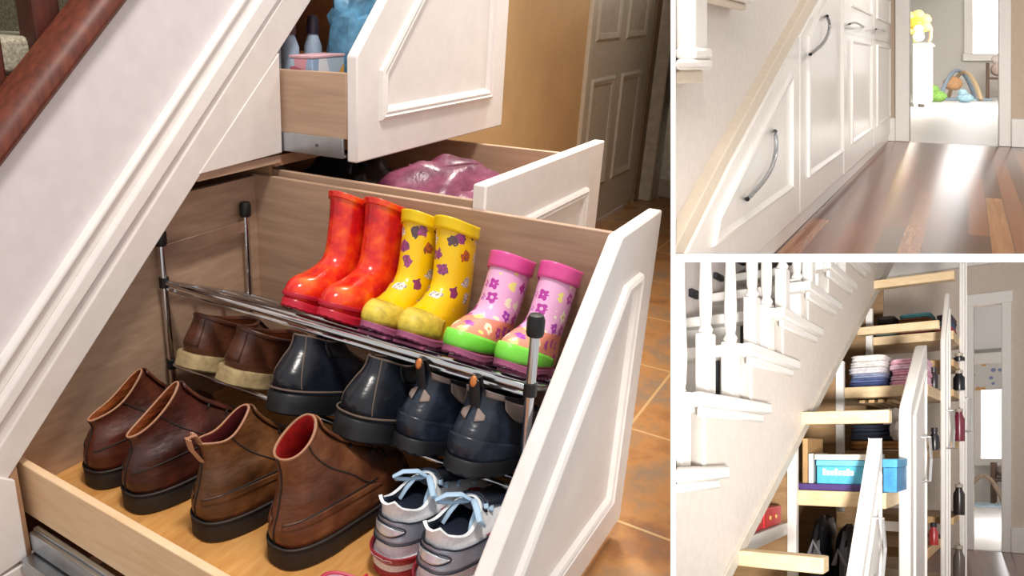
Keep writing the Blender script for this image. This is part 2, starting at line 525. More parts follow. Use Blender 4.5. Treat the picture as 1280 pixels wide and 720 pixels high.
# contents of drawer 3
bt = Thing('tissue_packet', 'crumpled pale blue plastic packet standing in the upper drawer', 'packet', L, (1.32, .96, -.218))
bt.part('wrapper', MB().blob((1.345, .955, -.085), (.105, .055, .115), 3, .22, 3.5, 24, 16, .65), plain('#5585a3', .3, var=.25, scale=35, bump=.5))
bt.part('label_patch', MB().blob((1.30, .893, -.05), (.035, .006, .045), 5, .1, 3, 14, 8, .6), plain('#b7d6e6', .3))
bx = Thing('toiletry_carton', 'white and pink printed carton in front of the blue packet in the upper drawer', 'box', L, (1.18, .96, -.218))
prt = NT('printed_card'); vo = prt.n('ShaderNodeTexVoronoi'); vo.inputs['Scale'].default_value = 22; prt.k(prt.loc, vo.inputs['Vector'])
sp = prt.n('ShaderNodeSeparateColor'); prt.k(vo.outputs['Color'], sp.inputs[0])
prt.fin(prt.ramp(sp.outputs[0], [(0, '#a9bdd0'), (.3, '#8fa6c4'), (.5, '#c98f9c'), (.65, '#d8a24e'), (.78, '#b3607a'), (.9, '#d6dbe2')], True), .4)
bx.part('body', MB().box(1.128, 1.225, .93, .985, -.2172, -.092), prt.m, bevel=.002)
bx.part('lid_flap', MB().box(1.127, 1.226, .929, .986, -.092, -.087), plain('#c9a3ab', .5), bevel=.001)
wb = Thing('cotton_bag', 'white plastic bag behind the printed carton in the upper drawer', 'bag', L, (1.20, 1.14, -.218))
wb.part('bag', MB().blob((1.25, 1.18, -.130), (.06, .04, .075), 8, .2, 3, 20, 14, .7), plain('#aebfd2', .35, var=.12, bump=.4))
wb.part('knot', MB().blob((1.25, 1.18, -.05), (.02, .02, .02), 8, .3, 3, 10, 8), plain('#aebfd2', .35))
bx0, bx1 = L.at(362, 48, 1, 1.03).x, L.at(391, 48, 1, 1.03).x
for i, (x, lab) in enumerate(((bx0, 'small bottle with a dark brown cap above the carton, nearer the stairs'), (bx1, 'small bottle with a black cap beside the blue packet'))):
    t = Thing('bottle', lab, 'bottle', L, (x, 1.03, -.218))
    t.part('body', MB().lathe([(0, 0), (.017, .001), (.018, .01), (.018, .14), (.009, .165)], (x, 1.03, -.2172), 16), plain('#9fb0c4', .3))
    t.part('cap', MB().lathe([(.0125, 0), (.0125, .02), (.010, .032), (0, .036)], (x, 1.03, -.0535), 14), plain(('#5a3f38', '#2c2430')[i], .4))

# contents of drawer 2
pk = Thing('plastic_bag', 'glossy plum plastic bag bulging in the lower drawer behind the red boots', 'bag', L, (1.30, .76, -.51))
plum = NT('plum_film'); pf = plum.noise(9, 5, (1, 1, 3)); plum.bump(plum.noise(28, 5), .6, .006)
plum.fin(plum.ramp(pf, [(.3, '#4c2236'), (.5, '#733850'), (.66, '#95516a'), (.8, '#c98690')]), .3)
pk.part('bag', MB().blob((1.33, .765, -.392), (.15, .13, .10), 2, .2, 2.6, 36, 22, .85), plum.m)
pk.part('fold', MB().tube([(1.24 + .018 * i, .76 + .05 * SIN(i * .7), -.300 + .006 * SIN(i * 1.3)) for i in range(10)], .004, 6), plum.m)
bk = Thing('shopping_bag', 'black bag lying beside the plum plastic bag in the lower drawer', 'bag', L, (1.30, 1.05, -.51))
bk.part('bag', MB().blob((1.41, 1.06, -.405), (.11, .10, .085), 11, .25, 2.4, 24, 16, .8), plain('#24262c', .35, var=.3, bump=.5))
bk.part('handle', MB().tube([(1.36 + .03 * COS(k * PI / 8), 1.0, -.345 + .035 * SIN(k * PI / 8)) for k in range(9)], .006, 8, flat=.5), plain('#3a3f49', .3))
gc = Thing('sheet_of_card', 'pale grey card leaning on the side of the lower drawer under the steel slide', 'card', L, (1.16, 1.10, -.51))
gc.part('sheet', MB().add([(1.13, 1.02, -.50), (1.28, 1.13, -.50), (1.30, 1.16, -.308), (1.14, 1.06, -.306)], [(0, 1, 2, 3)]), plain('#a9a6ad', .5), solid=.004)

# --- the shoe rack
XF, XB = .832, 1.042
rk = Thing('shoe_rack', 'two-tier chrome shoe rack standing in the big drawer', 'rack', L, (.93, .7, -.73))
PR = .0065
YA, YB = 1.034, .351
SK = .026
for (x, y, zt) in ((XF, YA, -.379), (XB, YA, -.372), (XF + SK, YB, -.382), (XB, YB, -.44)):
    po = rk.part('pole', MB().lathe([(PR, 0), (PR, zt + .73)], (x, y, -.7295), 14), CHROME)
    rk.part('cap', MB().lathe([(.0105, 0), (.0115, .004), (.0115, .022), (.009, .028), (0, .029)], (x, y, zt - .012), 16), BLACKP, po, label='black plastic cap')
for zf in (-.459, -.617):
    sl = .089 / (XB - XF)
    for x in (XF, XF + .07, XF + .14, XB):
        z = zf - (x - XF) * sl
        e_ = SK * (XB - x) / (XB - XF)
        rk.part('rail', MB().tube([(x, YA, z), (x + e_, YB, z - e_ * sl)], .0048, 10), CHROME)
    if zf > -.5: rk.part('rail', MB().tube([(XF + .012, YA, zf - .018), (XF + .012 + SK, YB, zf - .028)], .003, 8), CHROME)
    for y, e_ in ((YA, 0), (YB, SK)):
        rk.part('end_bar', MB().tube([(XF + e_, y, zf - e_ * sl), (XB, y, zf - .089)], .0045, 10), CHROME)
        rk.part('collar', MB().lathe([(.009, 0), (.009, .018)], (XF + e_, y, zf - .009 - e_ * sl), 12), BLACKP, label='black joint')
rk.part('cross_bar', MB().box(XF, XB, YA - .0015, YA + .0015, -.415, -.392), plain('#b69a86', .25, .6), label='flat strap between the two end poles', bevel=.001)

# --- brown boots on the drawer floor
def col_boot(back, front_, sidedip):
    def f(u):
        q = (1 - COS(2 * PI * u)) / 2
        return back * (1 - q) ** 3 + front_ * q ** 1.6 - sidedip * SIN(PI * q) ** 2
    return f

def ankle_boot(p, yaw, label, mats, collar, S=1.0, tab=False, welt=True, h=1.0, cuff=1.0, cl=.128, group=None, brogue=False):
    up, li, so, edge = mats
    lv = [(.028, .010, .272, .098, 0), (.040, .002, .281, .106, 0), (.054, .001, .279, .104, 0), (.066, .004, .262, .098, .1), (.080, .009, .225, .090, .35),
          (.080 + .016 * h, .014, .190, .080, .65), (.080 + .034 * h, .018, cl * .6 + .083, .066 * (.5 + .5 * cuff), .9), (.080 + .054 * h, .017, cl + .012, .060 * cuff, 1), (.080 + .070 * h, .012, cl, .058 * cuff, 1)]
    lv = [tuple(c * S if i < 4 else c for i, c in enumerate(q)) for q in lv]
    ls = Last(lv, collar, .88); M = pose(p, yaw)
    t = Thing('boot', label, 'boot', L, p, group)
    u = t.part('upper', upper_mesh(ls, .0035).xf(M), up)
    t.part('lining', lining_mesh(ls, .0035).xf(M), li)
    s = t.part('sole', sole_mesh(ls, 0, .030 * S, .006 * S, .007, .008, 0, .6).xf(M), so, label='thick dark rubber sole')
    t.part('welt', ls.line(lambda k: (k, .55), 56, .0022, .0052, True).xf(M), so, s)
    t.part('collar_binding', ls.line(lambda k: (k, ls.n), 44, .0018, -.001, True).xf(M), edge, u, label='worn pale collar edge')
    t.part('back_seam', ls.line(lambda k: (.004, .8 + k * (ls.n - .8)), 20, .0012, .0006).xf(M), so, u)
    for sg in (1, -1):
        base = .5 - sg * .5
        t.part('side_seam', ls.line(lambda k: (base + sg * (.02 + .30 * k), 3.2 + .5 * SIN(k * PI) + .5 * k), 22, .001, .0007).xf(M), so, u)
        t.part('side_seam', ls.line(lambda k: (base + sg * (.30 - .05 * k), 3.4 + (ls.n - 3.4) * k), 16, .001, .0007).xf(M), so, u)
        if brogue:
            t.part('brogue_band', ls.patch(base + sg * .02, base + sg * .30, lambda k: 2.7 + .3 * SIN(k * PI), lambda k: 3.5 + .35 * SIN(k * PI), .0012, 20, 4).xf(M), up, u, solid=.001)
    if tab:
        a = ls.pt(0, ls.n)
        t.part('pull_tab', MB().tube([(a.x + .004, 0, a.z - .03), (a.x - .010, 0, a.z - .006), (a.x - .014, 0, a.z + .012), (a.x - .004, 0, a.z + .016), (a.x + .006, 0, a.z - .004)], .008, 8, flat=.3).xf(M), edge, label='tan heel pull tab')
    # tongue and laces at the front of the shaft
    t.part('tongue', ls.patch(.44, .56, lambda k: 4.6, lambda k: ls.n - .3, .004, 10, 6).xf(M), up, solid=.003)
    lc = MB()
    for j in range(3):
        v = 4.2 + j * .8
        lc.tube([ls.pt(.41 + .18 * i / 6, v, .006) for i in range(7)], .0018, 6)
    t.part('lace', lc.xf(M), so)
    return t

OX = leather('#25120f', '#43201a', '#683223', .36, 16)
OX2 = leather('#2c1610', '#562719', '#7a3f27', .38, 14)
TN = leather('#38220f', '#5f3a1f', '#8a582f', .45, 16)
TN2 = leather('#40241a', '#683b24', '#92603d', .40, 14)
SOLE = plain('#211c1a', .6, var=.2, bump=.3)
RED_L = plain('#b01f1c', .6, var=.15, scale=60); DKRED = plain('#5e1414', .7); ORL = leather('#5c2810', '#8f4319', '#b2622a', .6)
EDGE = plain('#a8785a', .6)
ZF = -.7298
ankle_boot((.598, .972, ZF), 2, 'oxblood leather boot first in the row on the drawer floor, beside the birch back board', (OX2, ORL, SOLE, EDGE), col_boot(-.004, .040, .006), S=.97, h=.64, cuff=.5)
ankle_boot((.594, .872, ZF), -3, 'oxblood leather boot second in the row, between its pair and the pull-tab boot', (OX, ORL, SOLE, EDGE), col_boot(-.002, .050, .000), h=.68, cuff=.5, cl=.112)
ankle_boot((.612, .738, ZF), -6, 'worn tan leather boot with a pull tab and dark red lining', (TN, DKRED, SOLE, EDGE), col_boot(.004, .026, .010), S=.98, tab=True, h=1.06, cuff=.62, cl=.108, brogue=True)
ankle_boot((.634, .606, ZF), -3, 'worn tan leather boot with a bright red lining beside the running shoes', (TN2, RED_L, SOLE, EDGE), col_boot(-.002, .034, .000), h=1.28, cuff=.82, cl=.080, brogue=True)

# --- second tier of the rack: loafers, black boots, black trainers
TILT = math.degrees(math.atan(.089 / (XB - XF)))
def tier(zf, x):
    return zf + .0062 - (x - XF) * .089 / (XB - XF)
ZL = -.617
CREPE = plain('#b09a70', .8, var=.14, scale=60, bump=.4)
LOAF = leather('#3a1f17', '#57301f', '#754731', .42, 14)
def loafer(y, x, label, yaw):
    p = (x, y, tier(ZL, x) + .003); M = pose(p, yaw, -TILT)
    lv = [(.026, .010, .255, .098, 0), (.038, .004, .263, .103, 0), (.052, .005, .262, .100, 0), (.064, .009, .245, .094, .15), (.072, .012, .215, .088, .4), (.078, .014, .185, .082, .8), (.083, .014, .170, .080, 1)]
    ls = Last(lv, lambda u: .012 * (1 - (1 - COS(2 * PI * u)) / 2) ** 2 + .016 * ((1 - COS(2 * PI * u)) / 2) ** 3)
    t = Thing('loafer', label, 'shoe', L, p, 'brown loafers on the rack')
    u = t.part('upper', upper_mesh(ls, .004).xf(M), LOAF)
    t.part('lining', lining_mesh(ls, .004, 2.6).xf(M), plain('#8a5a38', .7))
    t.part('sole', sole_mesh(ls, 0, .028, .010, .0, .006, 0, .6).xf(M), CREPE, label='thick beige crepe sole')
    t.part('collar_roll', ls.line(lambda k: (k, ls.n), 40, .0042, -.002, True).xf(M), LOAF, u)
    t.part('back_seam', ls.patch(-.05, .05, lambda k: 1.2, lambda k: 5.6, .001, 8, 6).xf(M), LOAF, u, solid=.001)
    t.part('apron_seam', ls.line(lambda k: (.34 + .32 * k, 3.4 + .4 * SIN(k * PI)), 24, .0016, .001).xf(M), LOAF, u)
    t.part('tongue', ls.patch(.43, .57, lambda k: 4.4, lambda k: ls.n + .4, .003, 8, 4).xf(M), LOAF, solid=.003)
loafer(.968, .800, 'brown loafer with beige crepe sole on the rack next to the corner pole', 3)
loafer(.872, .802, 'brown loafer with beige crepe sole on the rack beside the black boot', -3)

BLK = leather('#0b0d12', '#141820', '#242a36', .27, 12, .25); BLK_S = plain('#17181c', .5, var=.2, bump=.2); SEAM = plain('#6b5a50', .7)
def black_boot(y, x, label, yaw, roll=0):
    p = (x, y, tier(ZL, x) + .004); M = pose(p, yaw, -TILT + 3, roll)
    lv = [(.026, .010, .275, .100, 0), (.042, .003, .283, .098, 0), (.056, .004, .276, .094, 0), (.068, .011, .235, .086, .3), (.082, .020, .190, .074, .7), (.092, .027, .165, .064, 1), (.102, .031, .148, .056, 1), (.110, .032, .144, .053, 1), (.116, .032, .144, .054, 1)]
    ls = Last(lv, lambda u: -.006 * SIN(PI * ((1 - COS(2 * PI * u)) / 2)) ** 2, .92)
    t = Thing('boot', label, 'boot', L, p, 'black boots on the rack')
    u = t.part('upper', upper_mesh(ls, .0035).xf(M), BLK)
    t.part('lining', lining_mesh(ls, .0035, 3).xf(M), plain('#0d0d10', .8))
    s = t.part('sole', sole_mesh(ls, -.004, .028, .006, .008, .008, 0, .6).xf(M), BLK_S)
    t.part('welt', ls.line(lambda k: (k, .55), 56, .0016, .0062, True).xf(M), SEAM, s, label='tan welt stitching')
    for sg in (1, -1):
        base = .5 - sg * .5
        t.part('seam', ls.line(lambda k: (base + sg * (.085 - .01 * k), .7 + (ls.n - .8) * k), 24, .0011, .0006).xf(M), SEAM, u, label='tan heel seam')
        t.part('elastic_gusset', ls.patch(base + sg * .20, base + sg * .30, lambda k: 4.4, lambda k: ls.n - .2, .0006, 8, 6).xf(M), BLACKP, u, solid=.0008)
    t.part('collar_binding', ls.line(lambda k: (k, ls.n), 40, .0016, -.001, True).xf(M), SEAM, u)
black_boot(.712, .755, 'black leather boot on the rack leaning towards the brown loafer', -3, -6)
black_boot(.592, .764, 'black leather boot standing upright on the rack next to the black trainers', -6, 0)

TAUPE = plain('#8c7b74', .6, var=.08)
TRL = leather('#10141c', '#1c2432', '#3c4a60', .3, 14, .3)
def trainer(y, x, label, yaw):
    p = (x, y, tier(ZL, x) + .0065); M = pose(p, yaw, -TILT + 5)
    lv = [(.016, .012, .268, .082, 0), (.034, .004, .276, .088, 0), (.050, .004, .270, .087, 0), (.062, .010, .245, .083, .15), (.075, .018, .205, .077, .4), (.087, .024, .175, .070, .8), (.097, .024, .160, .066, 1), (.104, .020, .155, .066, 1)]
    ls = Last(lv, lambda u: .012 * (1 - (1 - COS(2 * PI * u)) / 2) ** 2 - .006 * ((1 - COS(2 * PI * u)) / 2), .92)
    t = Thing('trainer', label, 'shoe', L, p, 'black trainers on the rack')
    u = t.part('upper', upper_mesh(ls, .004).xf(M), TRL)
    t.part('lining', lining_mesh(ls, .004, 3).xf(M), BLACKP)
    s = t.part('sole', sole_mesh(ls, -.003, .020, .006, .004, .01, .003, .4).xf(M), BLK_S, label='rugged black sole')
    t.part('mudguard', ls.patch(-.22, .22, lambda k: .3, lambda k: 1.2 + 1.0 * SIN(PI * k), .0018, 28, 6).xf(M), TRL, u, solid=.0015)
    for sg in (1, -1):
        base = .5 - sg * .5
        t.part('side_patch', ls.patch(base + sg * .15, base + sg * .33, lambda k: 3.3 + 1.8 * (1 - SIN(PI * min(1, k * .9))) , lambda k: 6.3 - .9 * k, .0015, 16, 6).xf(M), TAUPE, u, label='taupe suede side patch', solid=.0012)
        t.part('heel_patch', ls.patch(base + sg * .016, base + sg * .060, lambda k: 3.7 + .25 * k, lambda k: 4.9 - .55 * k, .0018, 6, 5).xf(M), TAUPE, u, label='taupe triangle on the heel', solid=.001)
        t.part('ankle_pad', ls.patch(base + sg * .05, base + sg * .15, lambda k: 6.0, lambda k: 7.1, .0025, 8, 4).xf(M), TAUPE, u, solid=.001)
    a = ls.pt(0, ls.n)
    pt = t.part('pull_loop', MB().tube([(a.x + .002, 0, a.z - .025), (a.x - .010, 0, a.z), (a.x - .016, 0, a.z + .012), (a.x - .009, 0, a.z + .018), (a.x + .005, 0, a.z)], .008, 8, flat=.35).xf(M), BLK_S)
    t.part('loop_tip', MB().blob((a.x - .017, 0, a.z + .010), (.004, .005, .008), 1, .05, 2, 12, 8).xf(M), plain('#c9793f', .3, .3), pt, label='copper coloured loop tip')
    t.part('tongue', ls.patch(.43, .57, lambda k: 3.6, lambda k: ls.n - .5, .003, 10, 5).xf(M), BLACKP, solid=.004)
    lc = MB()
    for j in range(4):
        lc.tube([ls.pt(.40 + .2 * i / 6, 3.5 + j * .8, .006) for i in range(7)], .0022, 6)
    t.part('lace', lc.xf(M), plain('#4d5c78', .6))
trainer(.511, .792, 'black trainer with taupe patches on the rack beside the black boot', -6)
trainer(.416, .780, 'black trainer with taupe patches on the rack by the white drawer front', -1)

# --- running shoes on the drawer floor
RW = plain('#eef0f4', .5, var=.05, scale=300, bump=.2); RS = plain('#a9b0bd', .28, .45, var=.08); RRED = plain('#a3303c', .4, var=.08); NAVY = plain('#161d2e', .5)
PBL = plain('#b4d2ec', .6)
def runner(p, yaw, label):
    M = pose(p, yaw)
    lv = [(.022, .012, .235, .070, 0), (.038, .004, .242, .078, 0), (.054, .005, .238, .077, 0), (.068, .010, .215, .073, .2), (.080, .013, .176, .068, .45), (.089, .013, .140, .060, .8), (.097, .010, .116, .056, 1), (.104, .005, .108, .055, 1)]
    def col(u):
        d = min(u % 1, 1 - u % 1)
        return .012 * math.exp(-(d / .13) ** 2) + .008 * math.exp(-((d - .075) / .03) ** 2) - .010 * math.exp(-((d - .25) / .08) ** 2) + .01 * math.exp(-((d - .5) / .12) ** 2)
    ls = Last(lv, col, .95)
    t = Thing('running_shoe', label, 'shoe', L, p, 'running shoes on the drawer floor')
    u = t.part('upper', upper_mesh(ls, .005).xf(M), RW)
    t.part('lining', lining_mesh(ls, .005, 3).xf(M), NAVY)
    t.part('outsole', sole_mesh(ls, 0, .014, .005, .002, .008, .002, .7).xf(M), RRED, label='red outsole')
    mid = sole_mesh(ls, .012, .034, .0055, 0, .008, 0, .7)
    s = t.part('midsole', mid.xf(M), RW, label='white midsole')
    t.part('heel_guard', ls.patch(-.20, .20, lambda k: .35 - .4 * abs(2 * k - 1) ** 2, lambda k: 1.25 - .5 * abs(2 * k - 1), .007, 28, 5).xf(M), RRED, s, label='red heel wedge', solid=.002)
    b = t.part('heel_counter', ls.patch(-.24, .24, lambda k: 2.3 - .5 * abs(2 * k - 1), lambda k: 4.7 - .9 * abs(2 * k - 1), .002, 30, 7).xf(M), RS, label='silver heel band', solid=.0015)
    for v in (2.28, 4.72):
        t.part('piping', ls.line(lambda k: (-.24 + .48 * k, (v - (.5 if v < 3 else .9) * abs(2 * k - 1))), 30, .0014, .0035).xf(M), NAVY, b, label='navy piping')
    t.part('heel_emblem', ls.patch(-.085, .085, lambda k: 3.5 - .55 * SIN(PI * k), lambda k: 3.5 + .5 * SIN(PI * k), .005, 16, 5).xf(M), plain('#d5d9df', .2, .4), b, label='pale oval emblem on the heel', solid=.001)
    t.part('emblem_rim', ls.line(lambda k: (.09 * COS(2 * PI * k), 3.5 + .62 * SIN(2 * PI * k)), 30, .0009, .0045, True).xf(M), NAVY, b)
    for o in (-.030, 0, .030):
        t.part('heel_ring', ls.line(lambda k: (o + .016 * COS(2 * PI * k), .78 + .16 * SIN(2 * PI * k)), 16, .0007, .0095, True).xf(M), plain('#d2a2aa', .4), s, label='pink ring mark on the red heel')
    for sg in (1, -1):
        base = .5 - sg * .5
        t.part('side_stripe', ls.patch(base + sg * .24, base + sg * .36, lambda k: 1.6, lambda k: 4.2 - .6 * k, .002, 10, 6).xf(M), RRED, u, label='red side panel', solid=.001)
    t.part('tongue', ls.patch(.42, .58, lambda k: 3.4, lambda k: ls.n, .004, 10, 5).xf(M), NAVY, solid=.004)
    for j in range(4):
        v = 3.4 + j * 1.05
        t.part('lace', MB().tube([ls.pt(.39 + .22 * i / 8, v + .25 * SIN(i), .006) for i in range(9)], .0032, 8, flat=.45).xf(M), PBL, label='pale blue lace')
    a = Vector((.096, 0, .108))
    for sg in (1, -1):
        P = [(a.x + .006, 0, a.z), (a.x - .006, sg * .010, a.z + .012), (a.x - .020, sg * .024, a.z + .012), (a.x - .028, sg * .034, a.z + .004), (a.x - .022, sg * .036, a.z - .004), (a.x - .008, sg * .018, a.z - .004), (a.x + .006, 0, a.z)]
        t.part('lace_bow', MB().tube(P, .0046, 8, flat=.6).xf(M), PBL, label='pale blue lace loop')
        t.part('lace_end', MB().tube([(a.x + .006, 0, a.z), (a.x - .004, sg * .014, a.z), (a.x - .02, sg * .018, a.z - .012), (a.x - .03, sg * .022, a.z - .026)], .004, 8, flat=.6).xf(M), PBL)
    t.part('tongue_top', MB().tube([(.115, 0, .086), (.106, 0, .100), (.095, 0, .106)], [.020, .021, .017], 10, flat=.3).xf(M), NAVY)
runner((.702, .478, ZF), -6, 'white, silver and red running shoe beside the tan boot')
runner((.690, .402, ZF), -6, 'white, silver and red running shoe touching the white drawer front')

# pink shoe with a red strap in the near corner
PNK = plain('#dc9db4', .45, var=.08)
p = (.592, .500, ZF); M = pose(p, -78)
ls = Last([(.012, .006, .142, .056, 0), (.024, .002, .147, .060, 0), (.036, .003, .144, .058, 0), (.046, .006, .125, .055, .3), (.054, .008, .098, .051, .7), (.060, .008, .088, .050, 1)], lambda u: .008 * COS(2 * PI * u), .9)
t = Thing('strap_shoe', 'small pink shoe with a red strap in front of the running shoes', 'shoe', L, p)
u = t.part('upper', upper_mesh(ls, .004).xf(M), PNK)
t.part('lining', lining_mesh(ls, .004, 2.5).xf(M), plain('#e6c3d2', .6))
t.part('sole', sole_mesh(ls, 0, .014, .004, 0, .005, 0, .6).xf(M), plain('#c9405a', .5))
t.part('collar_binding', ls.line(lambda k: (k, ls.n), 36, .003, -.001, True).xf(M), plain('#b52a48', .45), u, label='red collar binding')
t.part('strap', MB().tube([(.055, -.030, .03), (.055, -.026, .058), (.055, 0, .066), (.055, .026, .058), (.055, .030, .03)], .011, 10, flat=.25).xf(M), plain('#c42b3c', .4), label='red strap over the opening')

# --- rubber boots on the top tier
ZU = -.459
def wellie(y, x_toe, yaw, name_label, kind, S=1.0, tall=1.0, group=None, lean=0.0, wid=1.0, roll=0, fwd=0.0):
    up, so, extra = kind
    Lf = .200 * S
    def q(z, xb, xf, w, m): return (z * S * (tall if z > .07 else 1), xb * S, xf * S, w * S * wid, m)
    k_ = fwd
    lv = [q(.014, .008, .190, .072, 0), q(.026, .002, .199, .080, 0), q(.042, .001, .198, .079, 0), q(.056, .003, .184, .076, .1), q(.068, .006, .158, .073, .3), q(.082, .008, .130, .072, .6),
          q(.100, .008 + k_ * .3, .112 + k_ * .3, .071, .9), q(.130, .004 + k_ * .8, .106 + k_ * .8, .071, 1), q(.165, .002 + k_ * 1.4, .102 + k_ * 1.4, .073, 1), q(.200, .000 + k_ * 2, .102 + k_ * 2, .076, 1)]
    ls = Last(lv, lambda u: -.004 * S * SIN(2 * PI * u) ** 2, .88)
    # toe towards -x, rack slopes down to the back: heel sits lower
    xh = x_toe + Lf * COS(math.radians(TILT))
    p = (xh, y, tier(ZU, xh) + .005); M = pose(p, 180 + yaw, TILT + lean, roll)
    t = Thing('rubber_boot', name_label, 'boot', L, p, group)
    t.ls, t.M = ls, M
    t.u = t.part('upper', upper_mesh(ls, .003, 4, 48).xf(M), up)
    t.part('lining', lining_mesh(ls, .003, 4).xf(M), plain('#3a2422', .8))
    t.s = t.part('sole', sole_mesh(ls, 0, .016 * S, .004 * S, .004, .006, .0015, .6).xf(M), so)
    t.band = lambda v0, v1, g, m, n, **kw: t.part(n, ls.patch(0, 1, lambda k: v0, lambda k: v1, g, 48, 5).xf(M), m, t.u, solid=.0015, **kw)
    extra(t)
    return t

redm = NT('red_rubber'); f = redm.noise(26, 4); g = redm.noise(30, 3)
redm.fin(redm.ramp(f, [(.30, '#b00d22'), (.43, '#d81a1a'), (.55, '#ee3f16'), (.70, '#f8701c')]), .22, Coat_Weight=.5, Coat_Roughness=.15)
RSOLE = plain('#c32036', .35)
def red_x(t):
    t.band(9.0 - .35, 9.0, .0015, redm.m, 'top_rim')
    t.band(.9, 1.35, .0012, RSOLE, 'foxing', label='darker red foxing strip')
wellie(.766, .848, 0, 'red rubber boot nearest the bare drawer side on the top tier', (redm.m, RSOLE, red_x), 1.0, 1.04, 'red rubber boots', fwd=.018, wid=.9)
wellie(.694, .850, 0, 'red rubber boot standing against the yellow boots', (redm.m, RSOLE, red_x), 1.0, 1.04, 'red rubber boots', fwd=.018, wid=.9)

yel = NT('yellow_print'); xy = yel.xyz()
vo = yel.n('ShaderNodeTexVoronoi'); vo.inputs['Scale'].default_value = 36; vo.inputs['Randomness'].default_value = .7
dn = yel.n('ShaderNodeTexNoise'); dn.inputs['Scale'].default_value = 120; yel.k(yel.loc, dn.inputs['Vector'])
va = yel.n('ShaderNodeVectorMath', operation='MULTIPLY_ADD'); yel.k(dn.outputs['Color'], va.inputs[0]); va.inputs[1].default_value = (.016, .016, .016); yel.k(yel.loc, va.inputs[2])
yel.k(va.outputs[0], vo.inputs['Vector'])
sp = yel.n('ShaderNodeSeparateColor'); yel.k(vo.outputs['Color'], sp.inputs[0])
pic = yel.ramp(sp.outputs[0], [(0, '#a8478c'), (.22, '#f2eee6'), (.42, '#5e4a52'), (.6, '#c9682a'), (.75, '#8d2f6a'), (.88, '#e7e3dc')], True)
ins = yel.math('LESS_THAN', vo.outputs['Distance'], .35)
fine = yel.noise(330, 2); ink = yel.math('GREATER_THAN', fine, .53)
pic2 = yel.mix(yel.math('MULTIPLY', ink, .75), pic, '#5a4347')
above = yel.math('GREATER_THAN', xy[2], .062)
yel.fin(yel.mix(yel.math('MULTIPLY', ins, above), '#f7cd0a', pic2), .28, Coat_Weight=.3)
YPL = plain('#f5cf14', .3); YTOE = plain('#d9c046', .5, var=.1, scale=90, bump=.4); PURS = plain('#a5587c', .55, var=.1, bump=.2)
def yel_x(t):
    t.band(8.4, 9.0, .0018, YPL, 'top_band', label='plain yellow top band')
    t.part('toe_cap', t.ls.patch(.30, .70, lambda k: .6, lambda k: 2.6 + .9 * SIN(PI * k), .0016, 26, 6).xf(t.M), YTOE, t.u, label='dull yellow textured toe cap', solid=.001)
    for k in range(9):
        x = (.05 + .013 * k) * .95
        t.part('tread_lug', MB().box(x, x + .006, -.026, .026, -.003, .001).xf(t.M), PURS, t.s)
wellie(.6215, .864, 0, 'yellow picture-printed rubber boot behind its twin, beside the red boot', (yel.m, PURS, yel_x), .86, 1.16, 'yellow printed rubber boots', wid=.92, fwd=.020)
wellie(.559, .868, 0, 'yellow picture-printed rubber boot showing its purple sole, beside the pink boot', (yel.m, PURS, yel_x), .87, 1.14, 'yellow printed rubber boots', 0, .88, fwd=.026)

pnk = NT('flower_print'); xy = pnk.xyz()
vo = pnk.n('ShaderNodeTexVoronoi'); vo.inputs['Scale'].default_value = 45; vo.inputs['Randomness'].default_value = .35
pnk.k(pnk.loc, vo.inputs['Vector'])
sub = pnk.n('ShaderNodeVectorMath', operation='SUBTRACT'); pnk.k(pnk.loc, sub.inputs[0])
sc2 = pnk.n('ShaderNodeVectorMath', operation='SCALE'); pnk.k(vo.outputs['Position'], sc2.inputs[0]); sc2.inputs['Scale'].default_value = 1.0
pnk.k(sc2.outputs[0], sub.inputs[1])
s3 = pnk.n('ShaderNodeSeparateXYZ'); pnk.k(sub.outputs[0], s3.inputs[0])
ang = pnk.math('ARCTAN2', s3.outputs[2], pnk.math('ADD', s3.outputs[0], s3.outputs[1]))
pet = pnk.math('MULTIPLY_ADD', pnk.math('COSINE', pnk.math('MULTIPLY', ang, 5.0)), .07); pnk.t.nodes[-1].inputs[2].default_value = .31
pet.node.inputs[2].default_value = .36
dist = vo.outputs['Distance']
flower = pnk.math('LESS_THAN', dist, pet); core = pnk.math('LESS_THAN', dist, .12)
sp = pnk.n('ShaderNodeSeparateColor'); pnk.k(vo.outputs['Color'], sp.inputs[0])
fc = pnk.ramp(sp.outputs[0], [(0, '#b63aa0'), (.4, '#f2ea86'), (.62, '#a13fb0'), (.85, '#f6f2d0')], True)
cc = pnk.ramp(sp.outputs[0], [(0, '#f0b7dc'), (.4, '#6f8f30'), (.62, '#f0b7dc'), (.85, '#d8a030')], True)
low = pnk.math('MULTIPLY', pnk.math('LESS_THAN', xy[2], .064), pnk.math('GREATER_THAN', xy[0], .02))
base = pnk.mix(low, '#eeb4dc', '#f0977e')
pnk.fin(pnk.mix(core, pnk.mix(flower, base, fc), cc), .3, Coat_Weight=.3)
HOT = plain('#e0559c', .3); GRN = plain('#7fe04a', .35)
def pnk_x(t):
    t.band(8.15, 9.0, .0016, HOT, 'top_band', label='hot pink top band')
    t.part('toe_band', t.ls.patch(.18, .82, lambda k: .55, lambda k: 1.5 + .9 * SIN(PI * k), .0016, 30, 5).xf(t.M), GRN, t.u, label='bright green toe band', solid=.0015)
    for k in range(7):
        x = (.05 + .014 * k) * .88
        t.part('tread_lug', MB().box(x, x + .006, -.024, .024, -.003, .001).xf(t.M), PURS, t.s)
wellie(.468, .856, -2, 'pink flowered rubber boot next to the yellow boot', (pnk.m, PURS, pnk_x), .84, .98, 'pink flowered rubber boots', 0, .92)
